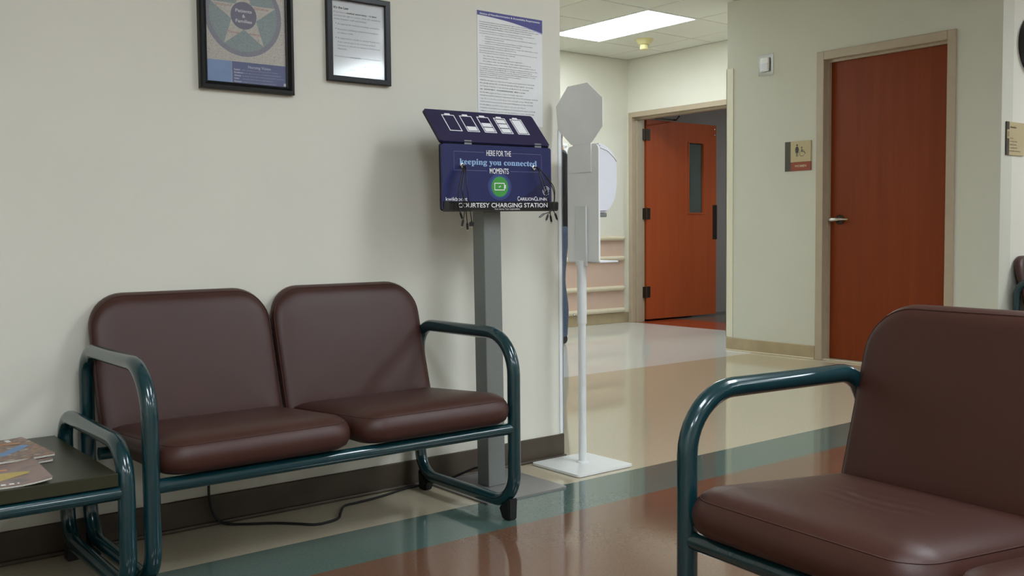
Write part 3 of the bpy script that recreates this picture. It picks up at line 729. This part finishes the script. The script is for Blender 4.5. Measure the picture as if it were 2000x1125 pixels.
# the body copy, line by line: (fraction down, start, end, text, bold)
Lk = [(.098, .03, .85, 'Our patients and members of our community have the right to receive considerate, respectful,', 1), (.117, .03, .885, 'compassionate and appropriate clinical care in a safe setting regardless of age, gender, race, color,', 1),
      (.136, .03, .94, 'national origin, religion, language, culture, sexual orientation, gender identity and/or expression, marital', 1), (.155, .03, .83, 'or parental status, pregnancy, disabilities, veterans status, citizenship or source of payment.', 1),
      (.180, .03, .87, 'To ensure that individuals can communicate in a meaningful manner, we provide reasonable and', 0), (.199, .03, .69, 'necessary aids and services free of charge and in a timely manner, including:', 0),
      (.227, .11, .90, 'Auxiliary aids and services, such as qualified interpreters for individuals with disabilities and', 0), (.246, .11, .40, 'information in alternate formats.', 0),
      (.268, .11, .84, 'Language services to people whose primary language is not English, such as qualified', 0), (.287, .11, .66, 'interpreters and critical information written in other languages.', 0),
      (.310, .03, .93, 'If you need such aids and services, please notify your caregiver, a Carilion Clinic staff member or contact', 0), (.329, .03, .58, 'us by calling 800-422-8482 or emailing access@carilionclinic.org.', 0),
      (.354, .03, .91, 'If you believe that Carilion Clinic has failed to meet these standards or provide these services, you can', 0), (.373, .03, .57, 'file a written grievance in person or by mail, fax or email with:', 0),
      (.400, .08, .48, 'Title: Carilion Clinic\u2019s Chief Compliance Officer', 0), (.424, .08, .68, 'Address: 213 S. Jefferson Street, Suite 1201, Roanoke, Virginia 24011', 0), (.448, .08, .81, 'Phone: (540) 510-4625   Fax: (540) 344-5267   Email: compliance@carilionclinic.org', 0),
      (.472, .03, .89, 'If you need help filing a grievance, Carilion Clinic\u2019s Chief Compliance Officer is available to help you.', 0), (.497, .03, .92, 'You can also file a civil rights complaint with the U.S. Department of Health and Human Services, Office', 0),
      (.515, .03, .83, 'for Civil Rights, electronically through the Office for Civil Rights Complaint Portal, available at', 0), (.533, .03, .91, 'https://ocrportal.hhs.gov/ocr/portal/lobby.jsf, or by mail or phone at: U.S. Department of Health and', 0),
      (.551, .03, .89, 'Human Services, 200 Independence Avenue, SW Room 509F, HHH Building Washington, D.C. 20201,', 0), (.569, .03, .65, '1-800-368-1019, 800-537-7697 (TDD) Complaint forms are available at', 0), (.587, .03, .45, 'http://www.hhs.gov/ocr/office/file/index.html', 0),
      (.618, .03, .87, 'ATENCI\u00d3N: si habla espa\u00f1ol, tiene a su disposici\u00f3n servicios gratuitos de asistencia ling\u00fc\u00edstica. Llame al 1-800-422-8482', 0), (.646, .03, .85, '\uc8fc\uc758: \ud55c\uad6d\uc5b4\ub97c \uc0ac\uc6a9\ud558\uc2dc\ub294 \uacbd\uc6b0, \uc5b8\uc5b4 \uc9c0\uc6d0 \uc11c\ube44\uc2a4\ub97c \ubb34\ub8cc\ub85c \uc774\uc6a9\ud558\uc2e4 \uc218 \uc788\uc2b5\ub2c8\ub2e4. 1-800-422-8482', 0),
      (.672, .03, .78, 'CH\u00da \u00dd: N\u1ebfu b\u1ea1n n\u00f3i Ti\u1ebfng Vi\u1ec7t, c\u00f3 c\u00e1c d\u1ecbch v\u1ee5 h\u1ed7 tr\u1ee3 ng\u00f4n ng\u1eef mi\u1ec5n ph\u00ed d\u00e0nh cho b\u1ea1n. 1-800-422-8482', 0), (.700, .03, .72, '\u6ce8\u610f\uff1a\u5982\u679c\u60a8\u4f7f\u7528\u7e41\u9ad4\u4e2d\u6587\uff0c\u60a8\u53ef\u4ee5\u514d\u8cbb\u7372\u5f97\u8a9e\u8a00\u63f4\u52a9\u670d\u52d9\u3002\u8acb\u81f4\u96fb 800-422-8482', 0),
      (.728, .03, .69, '800-422-8482 \u0645\u0644\u062d\u0648\u0638\u0629 \u0625\u0630\u0627 \u0643\u0646\u062a \u062a\u062a\u062d\u062f\u062b \u0627\u0630\u0643\u0631 \u0627\u0644\u0644\u063a\u0629 \u0641\u0625\u0646 \u062e\u062f\u0645\u0627\u062a', 0), (.754, .03, .92, 'PAUNAWA: Kung nagsasalita ka ng Tagalog, maaari kang gumamit ng mga serbisyo ng tulong sa wika nang walang bayad. 1-800-422-8482', 0),
      (.782, .03, .84, '\u062a\u0648\u062c\u0647 \u0627\u06af\u0631 \u0628\u0647 \u0632\u0628\u0627\u0646 \u0641\u0627\u0631\u0633\u06cc \u06af\u0641\u062a\u06af\u0648 \u0645\u06cc \u06a9\u0646\u06cc\u062f \u062a\u0633\u0647\u06cc\u0644\u0627\u062a \u0632\u0628\u0627\u0646\u06cc 1-800-422-8482', 0), (.810, .03, .84, 'ACHTUNG: Wenn Sie Deutsch sprechen, stehen Ihnen kostenlos sprachliche Hilfsdienstleistungen zur Verf\u00fcgung. 1-800-422-8482', 0),
      (.838, .03, .72, '800-422-8482 \u062e\u0628\u0631\u062f\u0627\u0631 \u0627\u06af\u0631 \u0622\u067e \u0627\u0631\u062f\u0648 \u0628\u0648\u0644\u062a\u06d2 \u06c1\u06cc\u06ba \u062a\u0648 \u0632\u0628\u0627\u0646 \u06a9\u06cc \u0645\u062f\u062f', 0), (.866, .03, .88, 'ATTENTION: Si vous parlez fran\u00e7ais, des services d\u2019aide linguistique vous sont propos\u00e9s gratuitement. Appelez le 1-800-422-8482', 0),
      (.894, .03, .86, 'WIMA\u0141A: Si w pale lang ou, gen s\u00e8vis \u00e8d ki disponib gratis pou ou. Rele 1-800-422-8482', 0)]
lettering(t, TXT_K, *[text_bm(s_t, PWD*a, PWD*e, PHT*(1-f)-.0012, PHT*(1-f)+.0026, -.0026, .012 if bd else .004, 1) for f, a, e, s_t, bd in Lk],
          *[text_bm('\u2022', PWD*.075, PWD*.083, PHT*(1-f)-.001, PHT*(1-f)+.003, -.0026, .04, 1) for f in (.227, .268)])

# ================================================================== CHARGING STATION
TILT = math.radians(-.65)
PXC, PYC = 2.124, 2.815
t = thing('charging_station', 'navy Courtesy Charging Station kiosk on a grey post with hanging cables', 'charging kiosk', (PXC, PYC, 0))
obj('base_plate', prism(BM(), rrect(-.170, .184, -.205, .165, .012), 0, .006, 'z'), STEELP, t)
def kio(name, bm, m_, parent=t, smooth=False, angle=None): return obj(name, rot_about_y(bm, TILT, (0, 0, .006)), m_, parent, smooth, angle=angle)
kio('post', boxm(-.0375, .0375, -.034, .034, .006, 1.02, bev=.002, seg=1), STEEL)
# head, in kiosk coordinates: x -.244..+.236, front y=-.075
hx0, hx1 = -.238, .240; yF = -.076
head = kio('front_panel', prism(BM(), rrect(hx0, hx1, .990, 1.213, .010), yF, yF+.012), NAVY)
kio('bracket', boxm(-.06, .06, yF+.012, -.034, 1.02, 1.19), BLACKP)
b = BM(); prism(b, rrect(hx0-.002, hx1+.002, .988, 1.215, .011), yF+.012, yF+.016); kio('panel_back', b, BLACKP)
# swoosh print
sw = [(hx0+.005+(hx1-hx0-.01)*(.62+.38*k/16), 1.020+.105*(k/16)**1.5) for k in range(17)]
b = BM(); flat(b, [(hx1-.006, 1.020)]+sw[::-1], yF-.0004); rot_about_y(b, TILT, (0, 0, .006)); lettering(head, NAVY3, b, name='swoosh_print')
def txt(m_, *bms, parent=head, name='lettering', label=None):
    b = join(*bms); rot_about_y(b, TILT, (0, 0, .006)); return lettering(parent, m_, b, name=name, label=label)
yt = yF-.0008
def kt(s_t, x0, x1, z0, z1, bold=0, y=None): return text_bm(s_t, x0-PXC, x1-PXC, z0, z1, yt if y is None else y, bold, 3)
# text coordinates are world x
DZK = .006
txt(TXT_W, kt('HERE FOR THE', 2.071, 2.179, 1.177, 1.1965, .008)); txt(TXT_W, kt('MOMENTS', 2.084, 2.167, 1.116, 1.1355, .008)); txt(TXT_W, kt('kwikboost', 1.897, 1.986, 1.022, 1.0345, .01))
txt(TXT_W, kt('C', 2.205, 2.2145, 1.0225, 1.0385, .008), kt('ARILION', 2.2155, 2.281, 1.0235, 1.0345, .01), kt('C', 2.283, 2.2925, 1.0225, 1.0385, .008), kt('LINIC', 2.294, 2.350, 1.0235, 1.0345, .01))
serif = ''.join(chr(0x1D41A+ord(c)-97) if c.isalpha() else c for c in 'keeping you connected')
txt(TXT_B, kt(serif, 1.957, 2.296, 1.1455, 1.1655, .008), label='light blue slab lettering keeping you connected')
# dotted frame around the wording
b = BM(); dz = .0011
def dots(xa, za, xb, zb):
    n_ = int(math.hypot(xb-xa, zb-za)/.0042)
    for k in range(n_):
        f = (k+.2)/n_; x = xa+(xb-xa)*f-PXC; z = za+(zb-za)*f
        flat(b, [(x-.0009, z-.0006), (x+.0009, z-.0006), (x+.0009, z+.0006), (x-.0009, z+.0006)], yt)
dots(1.934, 1.188, 2.062, 1.188); dots(2.186, 1.188, 2.318, 1.188); dots(1.934, 1.125, 2.075, 1.125); dots(2.176, 1.125, 2.318, 1.125); dots(1.934, 1.125, 1.934, 1.188); dots(2.318, 1.125, 2.318, 1.188)
txt(LILAC, b, name='dotted_line')
# green roundel with battery
gcx, gcz = 2.127-PXC, 1.071
GLOW = mat('blue_halo_print', (48, 76, 136), .3, noise=(6, .06))
GLOW2 = mat('dim_halo_print', (44, 58, 112), .3, noise=(6, .06))
b = BM(); flat(b, ellipse(gcx, gcz, .052, .047, 40), yF-.0003); txt(GLOW2, b, name='halo_print')
b = BM(); flat(b, ellipse(gcx, gcz, .044, .040, 40), yF-.0005); txt(GLOW, b, name='halo_print')
b = BM(); flat(b, ellipse(gcx, gcz, .0365, .035, 40), yF-.0008); txt(GREEN, b, name='green_roundel')
b = BM()
def frame_rect(b, x0, x1, z0, z1, w_, y):
    flat(b, [(x0, z0), (x1, z0), (x1, z0+w_), (x0, z0+w_)], y); flat(b, [(x0, z1-w_), (x1, z1-w_), (x1, z1), (x0, z1)], y)
    flat(b, [(x0, z0+w_), (x0+w_, z0+w_), (x0+w_, z1-w_), (x0, z1-w_)], y); flat(b, [(x1-w_, z0+w_), (x1, z0+w_), (x1, z1-w_), (x1-w_, z1-w_)], y)
frame_rect(b, gcx-.024, gcx+.021, gcz-.0125, gcz+.0135, .0028, yF-.0012)
flat(b, [(gcx+.021, gcz-.006), (gcx+.026, gcz-.006), (gcx+.026, gcz+.007), (gcx+.021, gcz+.007)], yF-.0012)
flat(b, [(gcx-.008, gcz), (gcx-.001, gcz+.001), (gcx+.002, gcz+.005), (gcx+.003, gcz+.0015), (gcx+.007, gcz+.001), (gcx, gcz-.0005), (gcx-.002, gcz-.0045), (gcx-.003, gcz-.001)], yF-.0012)
txt(TXT_W, b, name='battery_symbol')
# clinic emblem: arcs
b = BM(); ecx, ecz = 2.338-PXC, 1.0585
for r_, a0, a1 in ((.0165, .3, 2.2), (.0165, 2.9, 5.6), (.0115, -.6, 1.4), (.0115, 2.2, 4.4), (.006, .5, 3.6)):
    for k in range(8):
        p0, p1 = a0+(a1-a0)*k/8, a0+(a1-a0)*(k+1)/8; w_ = .0016
        flat(b, [(ecx+r_*math.cos(p0), ecz+r_*math.sin(p0)), (ecx+r_*math.cos(p1), ecz+r_*math.sin(p1)), (ecx+(r_-w_)*math.cos(p1), ecz+(r_-w_)*math.sin(p1)), (ecx+(r_-w_)*math.cos(p0), ecz+(r_-w_)*math.sin(p0))], yF-.0009)
txt(TXT_W, b, name='clinic_emblem')
# black lip with the title
b = BM(); pr_ = [(yF-.001, 1.020), (yF-.030, 1.0185), (yF-.036, 1.014), (yF-.034, .990), (yF-.028, .985), (yF+.004, .985), (yF+.004, .992), (yF-.001, .996)]
prism(b, pr_, hx0+.002, hx1+.002, 'x'); lip = kio('ledge', b, BLACKP)
def lt(s_t, x0, x1, z0, z1, bold=0):
    bm = text_bm(s_t, x0-PXC, x1-PXC, z0, z1, yF-.0368, bold, 3); return bm
txt(TXT_W, lt('COURTESY CHARGING STATION', 1.922, 2.313, .9985, 1.0140, .012), parent=lip)
txt(TXT_W, lt('Your device. Your responsibility.', 2.074, 2.187, .9905, .9955, .004), parent=lip)
# slanted battery panel on top
uL = .156; ut = math.atan2(.103, .117)
def f_up(x, l, d):   # x across, l up the slope, d outwards
    return (x, yF+.004+l*math.sin(ut)-d*math.cos(ut), 1.2215+l*math.cos(ut)+d*math.sin(ut))
def up_poly(bm, pts, d0, d1=None):
    A = [bm.verts.new(f_up(x, l, d0)) for x, l in pts]; bm.faces.new(A)
    if d1 is not None:
        B = [bm.verts.new(f_up(x, l, d1)) for x, l in pts]; bm.faces.new(B[::-1]); n_ = len(A)
        for k in range(n_): bm.faces.new((A[k], A[(k+1) % n_], B[(k+1) % n_], B[k]))
    return bm
upan = kio('battery_panel', up_poly(BM(), rrect(hx0, hx1, 0, uL, .010), 0, -.007), NAVY2)
kio('panel_edge', up_poly(BM(), rrect(hx0-.001, hx1+.001, -.002, uL+.001, .010), -.007, -.011), BLACKP)
for x in (-.14, .17): kio('bracket_clip', boxm(x, x+.03, yF+.006, yF+.02, 1.205, 1.228), STEEL)
for k in range(5):
    b = BM(); bx0 = hx0+.062+k*.0745; bx1 = bx0+.053; z0_, z1_ = .052, .132
    def R4(xa, xb, la, lb, d=.0006): up_poly(b, [(xa, la), (xb, la), (xb, lb), (xa, lb)], d)
    w_ = .0036
    R4(bx0, bx1, z0_, z0_+w_); R4(bx0, bx1, z1_-w_, z1_); R4(bx0, bx0+w_, z0_+w_, z1_-w_); R4(bx1-w_, bx1, z0_+w_, z1_-w_); R4(bx0+.015, bx1-.015, z1_, z1_+.007)
    hh = (z1_-z0_-4*w_+.001)/3; e = .0065
    for s in range({0: 0, 1: 1, 2: 2, 3: 3, 4: 3}[k]):
        la = z0_+e+s*(hh+.001); lb = la+hh-(.003 if k < 4 else -.0015)
        if k == 1 and s == 0: lb = la+.020
        R4(bx0+e, bx1-e, la, min(lb, z1_-e))
    txt(TXT_W, b, parent=upan, name='battery_symbol')
# cable outlets and cables
for x in (1.966-PXC, 2.281-PXC):
    b = BM(); lathe(b, [(.0085, yF), (.0085, yF-.004), (.006, yF-.005), (.0055, yF-.001)], 20, 'y', (x, 0, 1.140)); kio('cable_outlet', b, CHROME, smooth=True, angle=40)
def cable(pts, plug, pl=.022, pr2=.0042, wdt=None):
    P = [(x-PXC, y-PYC, z) for x, y, z in pts]
    c = kio('cable', tube(BM(), smoothpath(P, 6), .0017, 8), BLACKP, smooth=True)
    a = Vector(P[-1]); d = (Vector(plug)-Vector((PXC, PYC, 0))-a).normalized()
    b = BM(); L = pl
    if wdt:   # flat wide plug
        box(b, -wdt/2, wdt/2, -.003, .003, -L, -.004, bev=.001, seg=1); tube(b, [(0, 0, 0), (0, 0, -.006)], .003, 8)
    else:
        tube(b, [(0, 0, .002), (0, 0, -.004), (0, 0, -L)], [.0022, pr2, pr2*.85], 8); box(b, -pr2*.7, pr2*.7, -pr2*.45, pr2*.45, -L, -L*.55)
    q_ = Vector((0, 0, -1)).rotation_difference(d)
    bmesh.ops.rotate(b, verts=b.verts, cent=(0, 0, 0), matrix=q_.to_matrix()); bmesh.ops.translate(b, verts=b.verts, vec=a)
    o = kio('connector', b, BLACKP, c)
    b = BM(); tube(b, [(0, 0, -L), (0, 0, -L-.006)], .0018, 6)
    bmesh.ops.rotate(b, verts=b.verts, cent=(0, 0, 0), matrix=q_.to_matrix()); bmesh.ops.translate(b, verts=b.verts, vec=a)
    kio('plug_tip', b, CHROME, c)
YA, YB = 2.732, 2.690
def lane(pts): return [(x, YA if k == 0 else (YA-.022 if k == 1 else YB-.0), z) for k, (x, z) in enumerate(pts)]
# cables
cable(lane([(1.962, 1.140), (1.950, 1.128), (1.918, 1.060), (1.914, 1.012), (1.921, .982)]), (1.931, YB, .955))
cable(lane([(1.965, 1.140), (1.954, 1.130), (1.932, 1.040), (1.938, .987), (1.933, .957)]), (1.924, YB, .925))
cable(lane([(1.968, 1.140), (1.958, 1.130), (1.930, 1.065), (1.942, 1.012), (1.949, .946)]), (1.950, YB, .915))
cable(lane([(1.971, 1.141), (1.962, 1.131), (1.950, 1.078), (1.962, .99), (1.967, .953)]), (1.966, YB, .930), .018, .006, .017)
cable(lane([(2.280, 1.141), (2.286, 1.134), (2.330, 1.075), (2.337, 1.032), (2.330, .992), (2.338, .975)]), (2.350, YB, .948))
cable(lane([(2.278, 1.141), (2.280, 1.134), (2.288, 1.086), (2.310, 1.018), (2.316, .968)]), (2.322, YB, .936))
cable(lane([(2.277, 1.141), (2.278, 1.132), (2.282, 1.072), (2.314, 1.000), (2.318, .985), (2.306, .973)]), (2.296, YB, .953))
cable(lane([(2.281, 1.141), (2.288, 1.132), (2.326, 1.070), (2.334, 1.02), (2.316, .985), (2.284, .974)]), (2.250, YB, .955))

# power cord along the skirting
b = BM()
pts = [(2.112, 2.862, .060), (2.10, 2.90, .048), (2.03, 2.950, .013), (1.955, 2.962, .008), (1.90, 2.966, .005), (1.84, 2.960, .005), (1.728, 2.928, .004), (1.63, 2.914, .004), (1.575, 2.905, .004), (1.528, 2.845, .004), (1.49, 2.79, .004), (1.445, 2.772, .004), (1.40, 2.775, .004),
       (1.36, 2.82, .004), (1.31, 2.872, .004), (1.249, 2.912, .004), (1.205, 2.945, .004), (1.172, 2.966, .012), (1.150, 2.974, .045), (1.140, 2.976, .11), (1.146, 2.978, .20), (1.15, 2.99, .30)]
tube(b, smoothpath([(x-PXC, y-PYC, z) for x, y, z in pts], 6), .0042, 10)
cord = obj('power_cord', b, RUBBER, t, True); cord['label'] = 'black power cord lying along the floor'

# ================================================================== HAND SANITIZER STAND
t = thing('sanitizer_stand', 'white sanitizer stand with blank octagonal sign, seen from behind', 'dispenser stand', (2.588, 2.836, 0))
obj('base_plate', prism(BM(), rrect(-.158, .128, -.150, .125, .014), .002, .011, 'z'), WHITE_M, t)
for (x, y) in ((-.12, -.125), (.105, -.125), (.105, .10), (-.12, .10)): obj('foot_pad', boxm(x-.012, x+.012, y-.012, y+.012, 0, .003), RUBBER, t)
b = BM(); lathe(b, [(.026, .011), (.024, .016), (.0155, .018), (.0155, .556)], 22); obj('lower_pole', b, WHITE_M, t, True, angle=40)
b = BM(); lathe(b, [(.0185, .556), (.0185, .76)], 22); tube(b, [(0, 0, .75), (0, 0, .80)], .0185, 22)
box(b, -.006, .004, -.031, .031, .78, 1.012, bev=.002, seg=1); obj('upper_pole', b, WHITE_M, t, True, angle=40)
b = BM(); lathe(b, [(.005, -.026), (.0045, -.030)], 10, 'x', (0, .016, .59)); obj('set_screw', b, CHROME, t)
# board behind the dispenser: plane x=const
bd = [(p, q_) for p, q_ in rrect(-.090, .087, .797, 1.245, [.004, .004, .022, .022])]
board = obj('back_board', prism(BM(), bd, .006, .014, 'x'), BOARD, t)
oc = [(.076, 1.478), (-.036, 1.480), (-.120, 1.414), (-.120, 1.310), (-.058, 1.250), (.056, 1.250), (.132, 1.313), (.146, 1.407)]
sg = obj('octagon_sign', prism(BM(), oc, -.001, .002, 'x'), BOARD, t)
obj('sign_stem', prism(BM(), [(-.052, 1.141), (.050, 1.141), (.050, 1.26), (-.052, 1.26)], .001, .006, 'x'), BOARD, t)
b = BM()
dp = [(.014, .985), (.060, .985), (.085, 1.005), (.108, 1.04), (.118, 1.09), (.118, 1.17), (.108, 1.205), (.080, 1.230), (.040, 1.247), (.014, 1.25)]
prism(b, dp, -.082, .080, 'y'); bmesh.ops.bevel(b, geom=list(b.edges), offset=.008, segments=3, affect='EDGES')
disp = obj('dispenser', b, WHITE_P, t, True, angle=50)
b = BM(); tube(b, [(.020, -.083, 1.232), (.060, -.083, 1.222), (.095, -.083, 1.198), (.108, -.083, 1.182)], .0022, 6); obj('cover_seam', b, PAPER, disp, True)
obj('nozzle_cover', boxm(.016, .070, -.070, .068, .968, .985, bev=.004), STEEL, disp)
obj('drip_tray', boxm(.014, .112, -.088, .085, .793, .800, bev=.002), WHITE_P, t)

# ================================================================== PERSON in the hall, mostly hidden by the wall corner
def skin(name, joints, edges, m_, parent, root=0, sub=2):
    """joints: {key:(pos, (rx, ry))}; body grown along the edges"""
    keys = list(joints); me = bpy.data.meshes.new(name)
    me.from_pydata([joints[k][0] for k in keys], [(keys.index(a), keys.index(b_)) for a, b_ in edges], [])
    o = bpy.data.objects.new(name, me); COL.objects.link(o)
    md = o.modifiers.new('skin', 'SKIN'); md.use_smooth_shade = True
    for i, k in enumerate(keys):
        r_ = joints[k][1]; me.skin_vertices[0].data[i].radius = r_ if isinstance(r_, tuple) else (r_, r_)
        me.skin_vertices[0].data[i].use_root = (i == root)
    sb = o.modifiers.new('sub', 'SUBSURF'); sb.levels = sub; sb.render_levels = sub
    dg = bpy.context.evaluated_depsgraph_get(); dg.update()
    m2 = bpy.data.meshes.new_from_object(o.evaluated_get(dg)); bpy.data.objects.remove(o)
    m2.name = name; m2.materials.clear(); m2.materials.append(m_)
    m2.polygons.foreach_set('use_smooth', [True]*len(m2.polygons))
    o = bpy.data.objects.new(name, m2); COL.objects.link(o); o.parent = parent
    return o
SKIN_M = mat('skin', (196, 150, 124), .5, noise=(30, .04))
HAIR_M = mat('grey_hair', (120, 116, 110), .6, noise=(90, .2))
JACKET = mat('black_jacket_cloth', (30, 31, 36), .8, noise=(40, .2), bump=(60, .6))
JEANS = mat('blue_denim', (84, 98, 124), .85, noise=(60, .15), bump=(200, .5))
SHOE = mat('dark_shoe_leather', (40, 34, 32), .5, noise=(60, .15))
# local: person faces +y; heading rotates that to image left
face = math.atan2(.62, -.784)-PI/2
t = thing('person', 'person in black jacket and blue jeans half hidden behind the wall corner', 'person', (5.318, 6.139, 0), face); t.scale = (1.05, 1.05, 1.05)
J = {'pelvis': ((0, 0, .95), (.115, .085)), 'belly': ((0, .005, 1.10), (.115, .085)), 'chest': ((0, -.005, 1.30), (.145, .105)), 'neck0': ((0, -.015, 1.48), (.07, .06)), 'neck1': ((0, .0, 1.56), (.052, .054)), 'head0': ((0, .015, 1.63), (.070, .085)), 'head1': ((0, .012, 1.71), (.076, .094)), 'head2': ((0, 0, 1.78), (.058, .070))}
E_ = [('pelvis', 'belly'), ('belly', 'chest'), ('chest', 'neck0'), ('neck0', 'neck1'), ('neck1', 'head0'), ('head0', 'head1'), ('head1', 'head2')]
for s, n_ in ((-1, 'l'), (1, 'r')):
    J.update({n_+'sh': ((s*.19, -.01, 1.44), .062), n_+'el': ((s*.24, -.02, 1.16), .045), n_+'wr': ((s*.235, .06, .92), .030), n_+'pa': ((s*.23, .075, .85), (.018, .036)),
              n_+'hip': ((s*.095, 0, .90), .088), n_+'kn': ((s*.10, .015, .50), .058), n_+'an': ((s*.105, -.02, .10), .040), n_+'to': ((s*.115, .13, .045), .035)})
    E_ += [('chest', n_+'sh'), (n_+'sh', n_+'el'), (n_+'el', n_+'wr'), (n_+'wr', n_+'pa'), ('pelvis', n_+'hip'), (n_+'hip', n_+'kn'), (n_+'kn', n_+'an'), (n_+'an', n_+'to')]
    for f_, (dy, ln_) in enumerate(((-.028, .058), (-.010, .075), (.009, .080), (.027, .070))):
        a = n_+'f%d' % f_
        J.update({a+'a': ((s*.230, .078+dy, .815), .0085), a+'b': ((s*.226, .084+dy, .815-ln_*.5), .008), a+'c': ((s*.214, .088+dy, .815-ln_), .007)})
        E_ += [(n_+'pa', a+'a'), (a+'a', a+'b'), (a+'b', a+'c')]
    J.update({n_+'ta': ((s*.222, .118, .865), .010), n_+'tb': ((s*.214, .135, .828), .008)})
    E_ += [(n_+'pa', n_+'ta'), (n_+'ta', n_+'tb')]
body = skin('body', J, E_, SKIN_M, t)
JT = {'hem': ((0, 0, .86), (.165, .140)), 'waist': ((0, 0, 1.08), (.165, .138)), 'chest': ((0, -.008, 1.30), (.17, .130)), 'sho': ((0, -.012, 1.43), (.14, .10)), 'col': ((0, -.012, 1.51), (.075, .070))}
EJ = [('hem', 'waist'), ('waist', 'chest'), ('chest', 'sho'), ('sho', 'col')]
for s, n_ in ((-1, 'l'), (1, 'r')):
    JT.update({n_+'s': ((s*.195, -.01, 1.44), .078), n_+'e': ((s*.245, -.02, 1.16), .062), n_+'w': ((s*.238, .055, .945), .046)})
    EJ += [('sho', n_+'s'), (n_+'s', n_+'e'), (n_+'e', n_+'w')]
skin('jacket', JT, EJ, JACKET, t, 1)
TT = {'w': ((0, 0, .98), (.145, .12)), 'p': ((0, 0, .90), (.145, .12))}
ET = [('w', 'p')]
for s, n_ in ((-1, 'l'), (1, 'r')):
    TT.update({n_+'h': ((s*.095, 0, .82), .100), n_+'k': ((s*.10, .010, .50), .080), n_+'c': ((s*.104, -.025, .28), .074), n_+'a': ((s*.106, -.020, .10), .066), n_+'b': ((s*.106, -.018, .055), .070)})
    ET += [('p', n_+'h'), (n_+'h', n_+'k'), (n_+'k', n_+'c'), (n_+'c', n_+'a'), (n_+'a', n_+'b')]
skin('jeans', TT, ET, JEANS, t, 1)
for s in (-1, 1):
    skin('shoe', {'h': ((s*.108, -.085, .045), (.040, .042)), 'm': ((s*.110, .04, .050), (.042, .044)), 't': ((s*.115, .15, .038), (.042, .034)), 'e': ((s*.116, .19, .032), (.032, .028))}, [('h', 'm'), ('m', 't'), ('t', 'e')], SHOE, t, 1)
skin('hair', {'a': ((0, -.035, 1.66), (.074, .070)), 'b': ((0, -.020, 1.74), (.082, .090)), 'c': ((0, .0, 1.80), (.070, .085))}, [('a', 'b'), ('b', 'c')], HAIR_M, t, 1)
for s in (-1, 1): obj('eye', lathe(BM(), [(.011, .095), (.010, .100), (.004, .103)], 12, 'y', (s*.032, 0, 1.695)), PAPER, t)
b = BM(); tube(b, [(0, .098, 1.70), (0, .112, 1.672), (0, .120, 1.655), (0, .100, 1.645)], [.008, .011, .014, .008], 8); obj('nose', b, SKIN_M, t, True)
b = BM(); tube(b, [(-.024, .092, 1.618), (0, .100, 1.616), (.024, .092, 1.618)], [.003, .006, .003], 8); obj('mouth', b, mat('lip', (160, 98, 88), .5, noise=(30, .03)), t, True)
for s in (-1, 1): obj('ear', lathe(BM(), [(.006, s*.072), (.026, s*.078), (.030, s*.086), (.018, s*.090)], 12, 'x', (0, -.005, 1.685)), SKIN_M, t, True)
